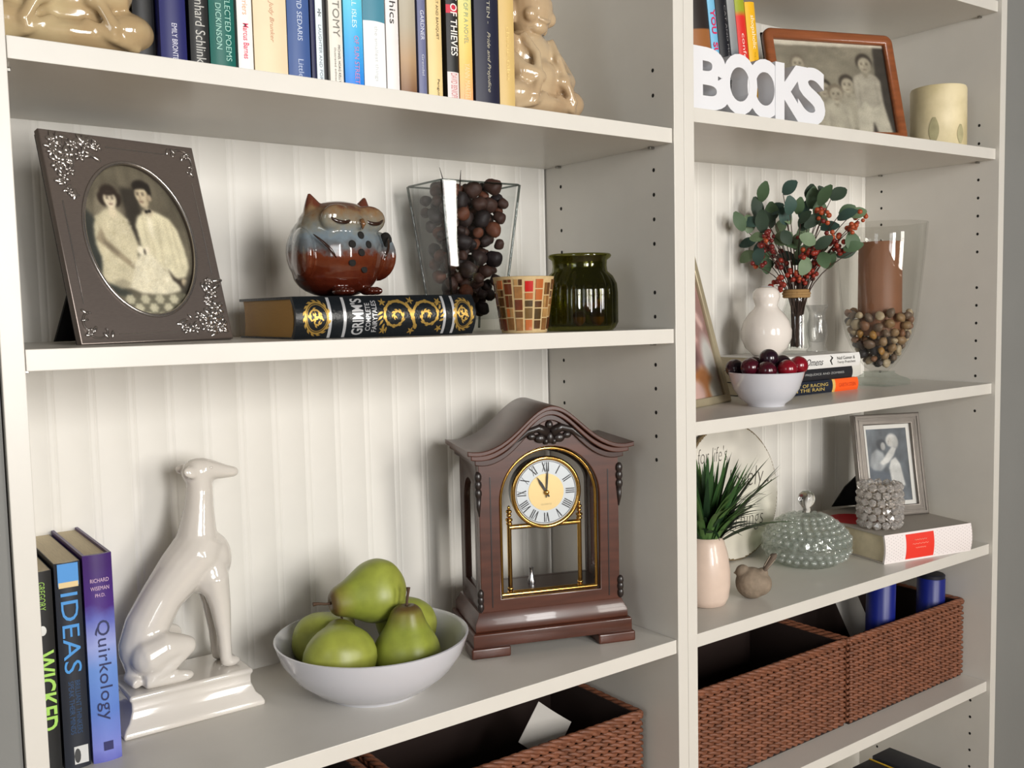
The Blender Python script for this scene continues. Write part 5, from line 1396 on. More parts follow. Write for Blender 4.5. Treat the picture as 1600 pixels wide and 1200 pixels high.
def leaf_mesh(ln, wd):
    b = MB(); n = 7
    for i in range(n):
        u = i / (n - 1); ww = wd * math.sin(PI * (.06 + .9 * u)) ** .75 * .5
        zz = .25 * sin(PI * u) * ln * .3
        b.v += [(-ww, u * ln, zz + .12 * ww), (0, u * ln, zz), (ww, u * ln, zz + .12 * ww)]
    for i in range(n - 1):
        for k in (0, 1): b.f.append((3 * i + k, 3 * i + k + 1, 3 * i + 4 + k, 3 * i + 3 + k))
    return b.mesh('leaf')
leaf_me = []
for i in range(4):
    for ln, wd in ((2.5, 1.9), (2.9, 1.7)):
        me = leaf_mesh(ln, wd); me.materials.append(m_leaf[i]); me.shade_smooth(); leaf_me.append(me)
lv = [(500, 200, 40, 1), (300, 250, 75, 0), (560, 400, 95, 1), (640, 380, 80, 0), (770, 250, 88, 3), (830, 320, 60, 0), (930, 270, 35, 3), (910, 270, 120, 3), (1030, 390, 25, 0), (980, 460, 20, 1), (1110, 420, 15, 2), (140, 530, 115, 0), (190, 550, 95, 2), (320, 520, 110, 0), (390, 500, 80, 3), (260, 600, 200, 1), (420, 640, 20, 2), (640, 620, 60, 2), (240, 720, 215, 2), (330, 760, 280, 0), (420, 830, 190, 0), (610, 790, 30, 2), (720, 800, 250, 2), (1040, 740, 15, 0), (1130, 760, 100, 0), (900, 900, 70, 0), (470, 560, 70, 2), (700, 520, 40, 3), (860, 520, 10, 1), (280, 420, 100, 3), (540, 480, 110, 1), (990, 790, 20, 3), (420, 420, 100, 0), (680, 430, 75, 1), (350, 440, 60, 3), (760, 330, 80, 0)]
lr = random.Random(77)
for k in range(24): lv.append((lr.uniform(230, 980), lr.uniform(260, 800), lr.uniform(0, 360), lr.randrange(4)))
for k, (px, py, an, mi) in enumerate(lv):
    dpt = br.uniform(-4.5, 3.0); p = pos(px, py, dpt)
    if k % 2 == 0: stem_to(p)
    a = math.radians(an)
    d = (rgt * cos(a) + Vector((0, 0, 1)) * sin(a) + fr_ * br.uniform(-.5, .3)).normalized()
    nrm = (-fr_ + Vector((0, 0, br.uniform(0, .8))) + rgt * br.uniform(-.6, .6)).normalized()
    xax = d.cross(nrm).normalized(); nrm = xax.cross(d).normalized()
    o = bpy.data.objects.new('leaf', leaf_me[mi * 2 + k % 2]); C.objects.link(o); o.parent = t
    M4 = Matrix((xax, d, nrm)).transposed().to_4x4(); M4.translation = p * S; o.matrix_local = M4
    o.scale = (br.uniform(1.05, 1.4),) * 3
ber_me = []
for i in range(3):
    me = MB().ell((0, 0, 0), .42, 8, 6).mesh('berry'); me.materials.append(m_bery[i]); me.shade_smooth(); ber_me.append(me)
cl_ = [(840, 360, 9), (330, 650, 9), (370, 720, 8), (280, 880, 4), (480, 1010, 9), (440, 1055, 5), (700, 650, 8), (800, 680, 9), (850, 750, 9), (740, 900, 10), (660, 960, 8), (950, 640, 8), (1000, 720, 7), (1100, 560, 7), (1195, 450, 8), (1170, 505, 4), (780, 830, 8), (900, 590, 6), (640, 1000, 6), (560, 960, 5), (420, 740, 6), (720, 760, 8), (760, 960, 7), (820, 860, 8), (360, 600, 7), (900, 680, 8), (700, 860, 7), (470, 860, 6), (860, 420, 6)]
for px, py, n in cl_:
    dpt = br.uniform(-4.0, 1.5); c = pos(px, py, dpt); stem_to(c, .11)
    mi = 1 if px > 850 and py < 620 else (2 if px < 450 and py < 900 else 0)
    for j in range(n):
        q = c + Vector((br.gauss(0, .62), br.gauss(0, .62), br.gauss(0, .62)))
        if byy + q.y > 26.1: q.y = 26.1 - byy
        o = bpy.data.objects.new('berry', ber_me[mi if br.random() < .7 else br.randrange(3)]); C.objects.link(o); o.parent = t; o.location = q * S
        o.scale = (br.uniform(.8, 1.2),) * 3

# cut glass bud vase
t = thing('bud_vase', 'little patterned clear glass bud vase behind the bottle', 'vase', (52.4, 18.6, zt), 0)
MB().lathe([(0, 0), (1.7, 0), (1.75, .3), (1.3, .9), (1.5, 1.6), (1.75, 3.2), (1.7, 5.0), (1.35, 6.2), (1.3, 6.9), (1.9, 8.2), (1.8, 8.3), (1.15, 7.0), (1.2, 6.1), (1.5, 5.0), (1.5, 3.2), (1.2, 1.8), (0, 1.6)], 48, mod=lambda a, r, z: 1 + .05 * cos(12 * a + z * 1.5)).build('vase_body', thin_glass('cut_glass', (244, 244, 243), .04, 1.6, milk=.05), t, smooth=50)

# hurricane with pebbles and candle
hx_, hy0 = 65.2, 14.6; hb = zB(hx_)
t = thing('hurricane_vase', 'tall clear glass hurricane on a square foot, filled with pebbles', 'vase', (hx_, hy0, hb), 0)
m_hur = thin_glass('hurricane_glass', (250, 250, 249), .015, 1.5)
hp = [(0, 2.5), (1.6, 2.3), (1.7, 2.7), (2.5, 3.2), (3.6, 4.6), (4.8, 6.6), (5.8, 9.0), (6.4, 11.6), (6.8, 15), (7.3, 20), (7.8, 25), (8.1, 29.0), (8.0, 29.15), (7.85, 29.0), (7.55, 25), (7.05, 20), (6.55, 15), (6.15, 11.6), (5.55, 9.1), (4.55, 6.8), (3.35, 4.9), (2.2, 3.7), (0, 3.4)]
MB().lathe(hp, 64).build('bowl', m_hur, t, smooth=60)
m_hf = thin_glass('hurricane_foot_glass', (238, 242, 239), .03, 1.5, milk=.08)
frustum([(0, 3.9, 3.9), (.9, 3.9, 3.9), (1.2, 3.5, 3.5), (1.6, 2.6, 2.6), (2.2, 1.9, 1.9), (2.45, 2.1, 2.1)]).build('foot', m_hf, t, bevel=.12, seg=2)
def hur_r(z):
    pts = sorted([(zz, r) for r, zz in hp[13:]]); 
    return float(np.interp(z, [q[0] for q in pts], [q[1] for q in pts]))
t = thing('pillar_candle', 'terracotta brown pillar candle standing in the pebbles of the hurricane', 'candle', (hx_ - .2, hy0 - .2, hb + 9.0), 0)
MB().lathe([(0, 0), (3.75, 0), (3.8, .15), (3.75, 16.6), (3.6, 16.85), (3.3, 16.7), (0, 16.2)], 40).build('wax', mat('terracotta_wax', (138, 94, 68), .5, noise=.1, nscale=30), t, smooth=50)
MB().tube([(0, 0, 16.1), (.05, 0, 16.9), (.15, 0, 17.3)], .09, 6).build('wick', m_hole, t)
pcs = [((150, 122, 88), 'tan'), ((118, 100, 84), 'brown grey'), ((84, 76, 74), 'dark grey'), ((188, 170, 140), 'pale cream'), ((168, 124, 62), 'ochre'), ((50, 48, 52), 'almost black'), ((134, 96, 70), 'rust brown')]
peb_me = []
for i, (c, _) in enumerate(pcs):
    me = lumpy(60 + i, 10, 8, .1, (1, .85, .72)).mesh('pebble'); me.materials.append(mat('pebble_stone_%d' % i, c, .45, noise=.25, nscale=80)); me.shade_smooth(); peb_me.append(me)
placed = []; hr = random.Random(4)
for k in range(230):
    R_ = hr.uniform(.7, 1.1)
    def ins():
        z = hr.uniform(4.0, 13.2); lim = hur_r(z) - R_ * 1.02
        lo = 3.85 + R_ * .95 if z + R_ * .6 > 9.0 else 0
        if lim <= lo: return (0, 0, 99)
        rad_ = lo + (lim - lo) * math.sqrt(hr.random()); a = hr.random() * 2 * PI
        if hr.random() < .45: rad_ = lim
        return (rad_ * cos(a), rad_ * sin(a), z)
    p = drop(R_ * .9, ins, 70)
    if p is None or p[2] > 50: continue
    placed.append(p + (R_ * .9,)); i = hr.choice([0, 0, 1, 1, 2, 3, 3, 4, 5, 6])
    o = bpy.data.objects.new('pebble', peb_me[i]); C.objects.link(o)
    o.location = L(hx_ + p[0], hy0 + p[1], hb + p[2]); o.scale = (R_,) * 3; o.rotation_euler = (hr.random() * 6, hr.random() * 6, hr.random() * 6)
    tag(o, '%s rounded pebble in the tall glass hurricane' % pcs[i][1], 'pebble', 'pebbles in the glass hurricane')
# ------------------------------------------------------------------ right bay, third shelf
zC = lambda x: sz('RC', x)
m_pot = mat('blush_ceramic', (214, 192, 176), .35, coat=.3, noise=.06, nscale=60)
px_, py_ = 13.4, 9.2
t = thing('potted_grass', 'blush ceramic pot with spiky green artificial grass', 'potted plant', (px_, py_, zC(px_)), 0)
MB().lathe([(0, .1), (2.3, 0), (2.9, .25), (3.35, 1.2), (3.6, 3.0), (3.6, 5.2), (3.3, 7.6), (2.75, 9.6), (2.45, 10.2), (2.25, 10.3), (2.1, 10.0), (2.3, 9.0), (0, 8.8)], 48).build('pot', m_pot, t, smooth=60)
MB().lathe([(0, 8.9), (2.2, 8.9), (1.6, 9.6), (0, 9.9)], 20).build('soil', mat('dark_moss', (30, 38, 22), .9), t, smooth=60)
gm = [mat('grass_green', (50, 84, 42), .5, noise=.2, nscale=30), mat('grass_dark', (32, 58, 34), .5), mat('grass_light', (74, 106, 54), .5)]
blade_me = []
for k in range(9):
    ln = [14.5, 13, 11.5, 15.5, 10, 12, 14, 9, 15][k]; bend = [.10, .2, .35, .06, .5, .28, .15, .7, .22][k]; b = MB(); n = 9
    for i in range(n):
        u = i / (n - 1); ww = .74 * (1 - u) ** .75 * (0.6 + 1.2 * u if u < .4 else 1.08)
        a = bend * u * 1.6; x = ln * u * sin(a * .8); z = ln * u * cos(a * .8)
        b.v += [(x, -ww, z), (x + .12 * (1 - u), 0, z), (x, ww, z)]
    for i in range(n - 1):
        for q in (0, 1): b.f.append((3 * i + q, 3 * i + q + 1, 3 * i + 4 + q, 3 * i + 3 + q))
    me = b.mesh('blade'); me.materials.append(gm[k % 3]); me.shade_smooth(); blade_me.append(me)
gr = random.Random(8)
def blade(az, tilt, k, r=1.3, sc=1.0):
    o = bpy.data.objects.new('blade', blade_me[k]); C.objects.link(o); o.parent = t
    o.location = (r * cos(az) * S, r * sin(az) * S, 9.0 * S)
    o.rotation_euler = (Matrix.Rotation(az, 3, 'Z') @ Matrix.Rotation(tilt, 3, 'Y')).to_euler(); o.scale = (sc,) * 3
for k in range(190):
    az = gr.uniform(0, 2 * PI); blade(az, gr.uniform(.02, .42) + (.12 if abs(((az + 1.0 + PI) % (2 * PI)) - PI) < .9 else 0), gr.randrange(9), gr.uniform(.2, 1.7), gr.uniform(.75, 1.02))
for az, tl, k, sc in ((-.6, .62, 3, 1.0), (-.8, .55, 0, 1.05), (-.3, .6, 8, 1.0), (-.9, .8, 2, 1.05), (-.5, .4, 6, 1.1), (-1.1, .35, 3, 1.0), (-.7, .95, 5, 1.1), (2.6, .15, 3, .95), (-1.5, .1, 3, .98), (.2, .5, 0, 1.0)):
    blade(az, tl, k, 1.4, sc)

# round plaque leaning on the back
P_ = Paint(120, 120, (206, 202, 192)); P_.noise(.22, 12, 5).noise(.12, 5, 11)
P_.ell(.62, .2, .3, .25, (222, 214, 192), 0, 1.6, .6); P_.ell(.72, .42, .2, .2, (206, 206, 190), 0, 1.4, .6)
t = thing('round_plaque', 'round weathered cream plaque with script lettering, leaning behind the grass pot', 'plaque', (36.4, 22.6, zC(36)), 0)
T_ = Matrix.Rotation(-math.radians(7), 4, 'X'); RP = 12.0
b = MB(); b.lathe([(0, 0), (RP - .25, 0), (RP, .2), (RP, .7), (RP - .2, .9), (0, .9)], 72)
b.v = [ivec(T_ @ Vector((x, z, y + RP))) for x, y, z in b.v]; b.f = [tuple(reversed(f)) for f in b.f]
m_plq = mat('plaque_edge', (122, 104, 74), .7, noise=.3, nscale=30)
b.build('disc', m_plq, t, smooth=40)
N_ = P_.w
print_obj(P_, -RP + .3, RP - .3, .3, 2 * RP - .3, -.02, t, T_, name='printed_face', mask=lambda i, j: ((i + .5) / N_ - .5) ** 2 + ((j + .5) / N_ - .5) ** 2 < .25)
m_scr = mat('script_ink', (84, 78, 72), .7)
def plq_text(s_, x0, x1, z0, z1, shear=.35): flat_text(t, s_, x0, x1, -.06, z0, z1, m_scr, shear=shear, T=T_, bold=-.018)
plq_text("for life's", -8.0, -.6, 17.6, 20.2); plq_text('lovely...', -1.0, 10.4, 11.4, 15.8); plq_text('Things', -.5, 7.2, 4.6, 8.2)
b = MB()
b.tube([(1.0, -.05, 10.6), (3.5, -.05, 10.0), (6.5, -.05, 10.8), (8.6, -.05, 10.3)], [.03, .07, .06, .02], 5, T=T_); b.build('flourish', m_scr, t)

# covered glass candy dish
dx_, dy_ = 43.8, 14.2
m_prs = thin_glass('pressed_glass', (243, 247, 243), .07, 2.1, milk=.13, bump=1.0, bscale=75)
t = thing('candy_dish', 'pale green pressed glass candy dish with a domed lid and ball knob', 'candy dish', (dx_, dy_, zC(dx_)), 0)
def tex(a, r, z): return 1 + .034 * (abs(sin(14 * a + z * 1.7)) + abs(sin(14 * a - z * 1.7)) - 1) if r > 1.6 else 1
MB().lathe([(0, .2), (4.6, 0), (5.0, .15), (5.4, .5), (6.2, 1.1), (6.8, 1.8), (7.15, 2.6), (7.35, 3.4), (7.3, 3.6), (7.0, 3.5), (6.6, 2.4), (5.8, 1.4), (4.6, .8), (0, .6)], 112, mod=tex).build('dish', m_prs, t, smooth=70)
lid = MB().lathe([(7.3, 3.65), (7.4, 3.8), (7.35, 4.1), (7.05, 4.8), (6.6, 5.5), (6.0, 6.2), (5.2, 6.9), (4.2, 7.6), (3.0, 8.15), (1.9, 8.5), (1.3, 8.7), (.8, 8.8), (0, 8.8), (0, 8.5), (1.6, 8.2), (3.0, 7.8), (4.9, 6.7), (6.2, 5.4), (6.9, 4.2), (7.1, 3.65)], 112, mod=tex, close=False).build('lid', m_prs, t, smooth=70)
m_nub = thin_glass('pressed_glass_relief', (246, 249, 246), .05, 2.4, milk=.2)
b = MB()
for z, r_, n_ in ((1.5, 6.55, 30), (2.5, 7.1, 30)):
    for i in range(n_):
        a = 2 * PI * (i + .5 * (z > 2)) / n_; b.ell((r_ * cos(a), r_ * sin(a), z), (.5, .5, .42), 6, 5)
b.build('dish_relief', m_nub, t, smooth=60, kind='stuff')
b = MB()
for j, (z, r_, n_) in enumerate(((4.6, 7.1, 30), (5.5, 6.55, 30), (6.3, 5.85, 26), (7.0, 5.0, 24), (7.6, 4.1, 20), (8.05, 3.1, 16))):
    for i in range(n_):
        a = 2 * PI * (i + .5 * (j % 2)) / n_; b.ell((r_ * cos(a), r_ * sin(a), z), (.5, .5, .42), 6, 5)
b.build('lid_relief', m_nub, lid, smooth=60, kind='stuff')
MB().lathe([(0, 8.7), (.75, 8.75), (.6, 9.3), (.8, 9.7), (1.25, 10.3), (1.45, 11.1), (1.25, 11.9), (.7, 12.4), (0, 12.5)], 32).build('knob', mat('knob_glass', (250, 250, 250), .02, trans=1.0, ior=1.45), lid, smooth=180)

# stone bird
t = thing('bird_figurine', 'small grey brown stone bird with upturned tail in front of the candy dish', 'figurine', (21.2, 6.3, zC(20)), 0)
m_stone = mat('grey_brown_stone', (140, 124, 106), .8, noise=.3, nscale=70, bump=.5, bscale=160)
rt_ = Vector((.62, -.785, 0)); fd_ = Vector((.785, .62, 0))
def bv(a, z, d=0.0): q = rt_ * a + fd_ * d; return (q.x, q.y, z)
b = MB(); b.ell(bv(-.6, 2.35), (2.5, 2.4, 2.4), 20, 14); b.ell(bv(-1.9, 4.0, -.2), (1.15, 1.1, 1.15), 16, 10); b.ell(bv(.4, 2.3), (2.1, 2.0, 1.9), 18, 12)
b.tube([bv(-2.6, 4.0, -.3), bv(-3.3, 3.85, -.5)], [.4, .1], 8)
b.ell(bv(1.0, 3.9), (.9, .9, .9), 12, 8)
link('body', blob(b, .14, 5), m_stone, t, 180)
b = MB(); b.tube([bv(1.0, 3.8), bv(1.7, 5.2), bv(2.6, 6.6), bv(3.1, 7.0)], [.5, .85, .95, .25], 12, flat=.55)
tl_ = link('tail', blob(b, .1, 2), mat('dark_stone', (104, 90, 78), .8, noise=.3, nscale=70), t, 180)
for k in (-.35, 0, .35):
    MB().tube([bv(1.5 + k * .6, 5.0 - k * .5, -.62), bv(2.5 + k, 6.5 - k * .8, -.62)], .06, 5).build('feather_line', mat('pale_stone', (170, 156, 138), .8), tl_)

# thick patterned book lying flat
ex2 = Vector((19.3, -4.3, 0)).normalized(); an2 = math.degrees(math.atan2(ex2.y, ex2.x))
t = thing('hardcover_book', 'thick book lying flat with white dotted spine and red label, under the crystal votive', 'book', (52.1, 4.7, zC(58)), an2)
LN, TH_, DP_ = 20.0, 5.0, 20.6
m_spn = mat('dotted_white_cloth', (226, 218, 216), .6, noise=.0)
m_top = mat('taupe_board', (166, 158, 148), .55, noise=.06, nscale=20)
b = MB(); n = 8
o_ = [(-.35 * (1 - (2 * i / n - 1) ** 2), TH_ * i / n) for i in range(n + 1)]; i_ = [(y + .35, .25 + (TH_ - .5) * i / n) for i, (y, z) in enumerate(o_)]
for x in (0, LN): b.v += [(x, y, z) for y, z in o_] + [(x, y, z) for y, z in i_]
m2 = n + 1; k2 = 2 * m2
for i in range(n):
    b.f += [(i, i + 1, k2 + i + 1, k2 + i), (m2 + i, k2 + m2 + i, k2 + m2 + i + 1, m2 + i + 1), (i, m2 + i, m2 + i + 1, i + 1), (k2 + i, k2 + i + 1, k2 + m2 + i + 1, k2 + m2 + i)]
sp_ = b.build('spine', m_spn, t, smooth=40, fix=True)
MB().box(0, LN, 0, DP_, TH_ - .28, TH_).build('front_board', m_top, t, bevel=.06, smooth=0)
MB().box(0, LN, 0, DP_, 0, .28).build('back_board', m_top, t, bevel=.06, smooth=0)
MB().box(.3, LN - .3, .3, DP_ - .35, .28, TH_ - .28).build('pages', m_page, t, smooth=0)
b = MB()
for i in range(40):
    for j in range(8):
        x = .35 + .5 * i; z = .4 + .56 * j + .28 * (i % 2)
        if 4.3 < x < 11.3 or z > TH_ - .3: continue
        yy = -.35 * (1 - (2 * z / TH_ - 1) ** 2) - .02
        b.add([(x - .11, yy, z), (x, yy, z - .07), (x + .11, yy, z), (x, yy, z + .07)], [(0, 1, 2, 3)])
b.build('dot_pattern', mat('dot_grey', (170, 158, 160), .6), sp_, smooth=0, kind='stuff')
m_redl = mat('red_label', (222, 54, 38), .5)
MB().grid(lambda u, v: (4.6 + 6.4 * u, -.35 * (1 - (2 * (.35 + 4.3 * v) / TH_ - 1) ** 2) - .03, .35 + 4.3 * v), 2, 8).build('label', m_redl, sp_, smooth=60)
for zq, xa, xb in ((3.6, 6.4, 9.2), (2.9, 6.0, 9.6), (2.2, 6.7, 9.0)):
    MB().tube([(xa + (xb - xa) * i / 14, -.4, zq + .1 * sin(i * 2.3)) for i in range(15)], .05, 5).build('printed_line', mat('label_ink', (240, 150, 130), .5), sp_)
b = MB(); b.add([(4.6 + 4.2 * cos(a), 12.2 + 4.6 * sin(a), TH_ + .02) for a in np.linspace(0, 2 * PI, 40, endpoint=False)], [tuple(range(40))]); b.build('red_cover_print', mat('cover_red', (168, 30, 34), .5), t, smooth=0)
zk = zC(58) + TH_ + .03
# crystal votive
t = thing('crystal_votive', 'round votive holder made of clear faceted crystal beads', 'candle holder', (57.3, 9.0, zk), 0)
m_cry = mat('crystal', (246, 242, 238), .03, trans=.8, ior=1.5, spec=.8)
MB().lathe([(0, 0), (2.4, 0), (2.5, .3), (2.5, 7.2), (2.4, 7.3), (2.3, 7.2), (2.3, .5), (0, .4)], 32).build('inner_cup', thin_glass('votive_cup_glass', (238, 234, 228), .05, 1.5, milk=.06), t, smooth=60)
bm = bmesh.new(); bmesh.ops.create_icosphere(bm, subdivisions=1, radius=.78 * S); bead = bpy.data.meshes.new('bead'); bm.to_mesh(bead); bm.free(); bead.materials.append(m_cry)
for j in range(6):
    for i in range(14):
        a = 2 * PI * (i + .5 * (j % 2)) / 14; r_ = 3.25 + .2 * sin(PI * j / 5)
        o = bpy.data.objects.new('bead', bead); C.objects.link(o); o.parent = t
        o.location = (r_ * cos(a) * S, r_ * sin(a) * S, (.8 + 1.3 * j) * S); o.rotation_euler = (a, j, i)
m_wire = mat('silver_wire', (176, 172, 168), .25, metal=1)
for j in range(6):
    r_ = 3.25 + .2 * sin(PI * j / 5)
    MB().ring([(r_ * cos(a), r_ * sin(a), .8 + 1.3 * j) for a in np.linspace(0, 2 * PI, 34, endpoint=False)], .07, 5).build('wire_ring', m_wire, t, smooth=180)
# silver frame on the book
P_ = Paint(110, 164, (92, 98, 104)); P_.noise(.45, 7, 5)
P_.poly([(0, 0), (.5, 0), (.5, .4), (.1, .5), (0, .45)], (84, 92, 102), 8)
P_.poly([(.04, .5), (.1, .66), (.24, .72), (.4, .66), (.46, .5), (.3, .42), (.12, .44)], (150, 154, 156), 4); P_.noise(.2, 4, 14)
P_.ell(.36, .78, .11, .075, (56, 60, 66), .2, .35); P_.ell(.4, .755, .06, .055, (156, 156, 154), 0, .3)
P_.ell(.62, .83, .14, .09, (196, 196, 192), 0, .35); P_.ell(.7, .8, .08, .08, (180, 180, 176), 0, .5); P_.ell(.57, .81, .06, .055, (186, 184, 178), 0, .3)
P_.ell(.545, .815, .012, .006, (90, 88, 88), 0, .6); P_.ell(.54, .79, .014, .004, (120, 108, 106), 0, .6)
P_.poly([(.28, .53), (.36, .5), (.5, .53), (.64, .62), (.72, .72), (.62, .745), (.5, .67), (.38, .58)], (202, 202, 198), 2)
P_.poly([(.55, .2), (.5, .46), (.56, .56), (.68, .6), (.78, .5), (.86, .21)], (206, 206, 202), 2)
for i in range(4): P_.poly([(.6 + .06 * i, .21), (.61 + .06 * i, .21), (.62 + .035 * i, .5), (.61 + .035 * i, .5)], (174, 176, 176), 2, .7)
P_.poly([(.6, .08), (.61, .2), (.66, .2), (.65, .08)], (156, 156, 154), 1); P_.poly([(.71, .08), (.71, .2), (.77, .2), (.76, .08)], (156, 156, 154), 1); P_.ell(.61, .07, .05, .018, (210, 208, 204), 0, .4); P_.ell(.73, .07, .05, .018, (210, 208, 204), 0, .4)
P_.blur(1).noise(.18, 3, 12).grain(.1)
m_sfr = mat('pewter_silver', (118, 112, 106), .32, metal=.6, noise=.15, nscale=60)
easel_frame('picture_frame', 'stepped silver frame with a small grey photograph of an embrace, standing on the flat book', (66.6, 11.6, zk + .08), -22.0, 10.5, 13.9, 18.9, 2.0, m_sfr, P_, matw=.75, matm=mat('white_mount', (224, 222, 216), .7), rad=.0, fd=1.3, bevel=.2, steps=[(.25, -.18, .1, .45), (.95, -.1, .3, .3), (1.45, .05, .5, .45)], easel_x=-3.4, ew=3.0, hz=.45, foot=11.0)

# ------------------------------------------------------------------ wicker baskets
m_wick = mat('wicker_brown', (130, 80, 56), .55, noise=.45, nscale=55, bump=.3, bscale=260)
m_wickd = mat('wicker_shadow', (34, 19, 14), .85)  # near-black colour stands in for the shade inside the baskets
BWD, BDP, BHT = 36.6, 20.6, 14.6
_wc = {}
def weave(length, nm):
    if nm in _wc: return _wc[nm]
    b = MB(); rows = 15; per = 2.9; pts_n = int(length / per * 8)
    wr = random.Random(len(nm))
    for r in range(rows):
        z = .55 + r * (BHT - 1.5) / (rows - 1); jit = wr.uniform(-.3, .3)
        for s_ in (0, 1):
            pts = []
            for i in range(pts_n + 1):
                x = length * i / pts_n; ph = 2 * PI * x / per + s_ * PI + jit
                pts.append((x, .26 * cos(ph), z + .24 * sin(ph) + .06 * sin(x * .7 + r)))
            b.tube(pts, .31, 5, caps=True)
    me = b.mesh(nm); me.materials.append(m_wick); me.shade_smooth(); _wc[nm] = me
    return me
rim_me = {}
def rope(path_pts, nm):
    if nm in rim_me: return rim_me[nm]
    b = MB()
    for s_ in range(3):
        pts = []
        for i, p in enumerate(path_pts):
            a = i * .55 + s_ * 2 * PI / 3
            pts.append((p[0] + .28 * cos(a) * (1 if p[3] else 0), p[1] + .28 * cos(a) * (0 if p[3] else 1), p[2] + .28 * sin(a)))
        b.tube(pts, .32, 5)
    me = b.mesh(nm); me.materials.append(m_wick); me.shade_smooth(); rim_me[nm] = me
    return me
def basket(label, x0, y0, z0, w_=BWD):
    t = thing('wicker_basket', label, 'basket', (x0, y0, z0), 0, 'woven baskets on the lower shelves')
    t.scale = (w_ / BWD, 1, 1)
    def part(nm, me, loc, rz=0.0):
        o = bpy.data.objects.new(nm, me); C.objects.link(o); o.parent = t; o.location = tuple(c * S for c in loc); o.rotation_euler = (0, 0, rz); o['kind'] = 'stuff'; return o
    part('woven_front', weave(BWD - .6, 'weave_long'), (.3, .35, .1)); part('woven_back', weave(BWD - .6, 'weave_long'), (.3, BDP - .35, .1))
    part('woven_side', weave(BDP - .6, 'weave_short'), (.35, .3, .1), PI / 2); part('woven_side', weave(BDP - .6, 'weave_short'), (BWD - .35, .3, .1), PI / 2)
    MB().box(.35, BWD - .35, .95, 1.1, .2, BHT - .2).build('shade_panel_front', m_wickd, t, smooth=0); MB().box(.35, BWD - .35, BDP - 1.1, BDP - .95, .2, BHT - .2).build('shade_panel_back', m_wickd, t, smooth=0)  # added dark sheets behind the weave paint the inner shade
    MB().box(.95, 1.1, .6, BDP - .6, .2, BHT - .2).build('shade_panel_side', m_wickd, t, smooth=0); MB().box(BWD - 1.1, BWD - .95, .6, BDP - .6, .2, BHT - .2).build('shade_panel_side', m_wickd, t, smooth=0)
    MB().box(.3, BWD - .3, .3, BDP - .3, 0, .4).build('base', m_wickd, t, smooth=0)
    n1, n2 = 90, 50
    for (xa, ya, xb, yb, nn, hor, nm) in ((.2, .4, BWD - .2, .4, n1, False, 'rim_long'), (.4, .2, .4, BDP - .2, n2, True, 'rim_short')):
        pth = [(xa + (xb - xa) * i / nn - xa, ya + (yb - ya) * i / nn - ya, 0, hor) for i in range(nn + 1)]
        me = rope(pth, nm)
        for off in ((xa, ya), (xa, BDP - .4) if not hor else (BWD - .4, ya)):
            part('rim', me, (off[0], off[1], BHT - .35))
    return t
zD = sz('RD', 40)
basket('brown wicker basket left of the pair in the right bookcase', 5.2, 5.3, zD, 37.5)
basket('brown wicker basket at the far right holding the blue canisters', 43.0, 5.0, zD + .03, 35.2)
basket('brown wicker basket under the mantel clock with a grey card in it', -39.6, 5.6, SHZ['LD'][0])
basket('brown wicker basket at the lower left, mostly out of view', -77.6, 5.6, SHZ['LD'][0])

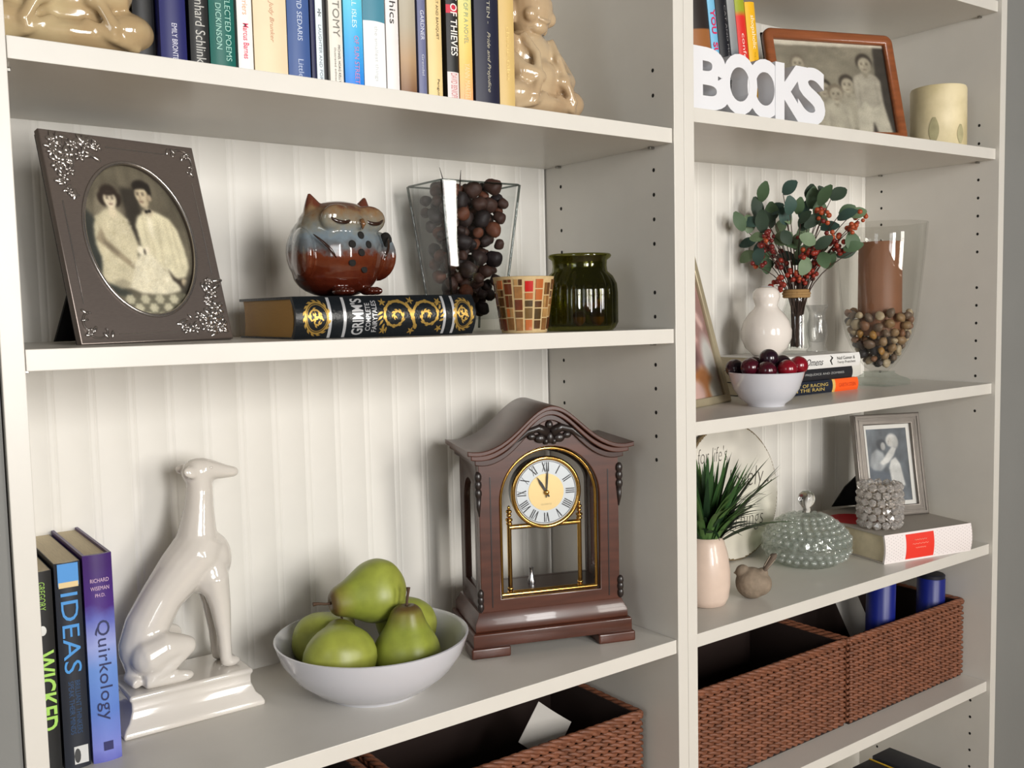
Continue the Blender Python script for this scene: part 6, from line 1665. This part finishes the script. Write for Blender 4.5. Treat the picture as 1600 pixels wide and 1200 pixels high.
# things inside the baskets
m_blue = mat('cobalt_plastic', (14, 28, 112), .38); m_bcap = mat('black_cap', (20, 22, 34), .5)
def canister(label, x, y, tilt, h_=15.0, r=2.6):
    t = thing('canister', label, 'canister', (x, y, zD + .5), rot=(tilt[0], tilt[1], 0), group='blue canisters in the right basket')
    MB().lathe([(0, 0), (r, 0), (r + .05, .2), (r + .05, h_ - .9), (r - .1, h_ - .7)], 28).build('body', m_blue, t, smooth=40)
    MB().lathe([(0, h_ - .9), (r - .05, h_ - .9), (r, h_ - .2), (r - .2, h_), (0, h_)], 28).build('lid', m_bcap, t, smooth=40)
canister('blue canister with black lid at the right of the far right basket', 73.9, 9.4, (-.0, .03), 18.8, 2.45)
canister('blue canister half hidden under the shelf, left of the other one', 57.9, 9.4, (.0, .03), 21.4, 2.45)
m_card = mat('grey_white_card', (176, 172, 166), .7, noise=.05, nscale=30)
def card(label, loc, rot, w_, h_):
    t = thing('paper_card', label, 'card', loc, rot=rot)
    MB().grid(lambda u, v: ((u - .5) * w_, .35 * sin(PI * u), v * h_), 8, 6).build('sheet', m_card, t, smooth=180)
    MB().grid(lambda u, v: ((u - .5) * w_, .35 * sin(PI * u) + .12, v * h_), 8, 6).build('back_sheet', m_card, t, smooth=180)
    return t
card('white card leaning inside the far right basket beside the canisters', (60.6, 14.6, zD + 9.0), (-.25, -.4, -.85), 4.2, 9.5)
card('grey folded card poking out of the basket under the clock', (-17.2, 11.8, SHZ['LD'][0] + 10.6), (-.5, .6, -.6), 5.4, 6.0)

# dark upright books on the bottom right shelf
zE = SHZ['RE'][0]
for k, (x0, x1, ht, col, lab) in enumerate(((40, 44, 18, (28, 28, 32), 'black book on the bottom shelf, farthest left of five'), (44.2, 49.5, 18.4, (34, 36, 42), 'charcoal book on the bottom shelf, second of five'), (49.7, 56.5, 18.2, (26, 28, 36), 'broad black book on the bottom shelf, third of five'), (56.7, 62.2, 18.6, (30, 30, 36), 'black book with yellow edge on the bottom shelf'), (62.8, 68.4, 19.0, (40, 42, 48), 'dark grey book on the bottom shelf, farthest right'))):
    t = thing('hardcover_book', lab, 'book', (x0, 3.4, zE + .02), 0, 'dark books on the bottom shelf')
    MB().box(0, x1 - x0, 0, 10.4, 0, ht).build('cover', cov(col), t, bevel=.15, seg=2)
    MB().box(.3, x1 - x0 - .3, 10.0, 10.5, .3, ht - .3).build('pages', m_page, t, smooth=0)
    if k == 3: MB().box(x1 - x0 - .45, x1 - x0 - .02, -.05, 10.4, ht - .02, ht + .06).build('yellow_edge', mat('yellow_band', (206, 166, 40), .5), t, smooth=0)
bpy.data.scenes.remove(tmp)
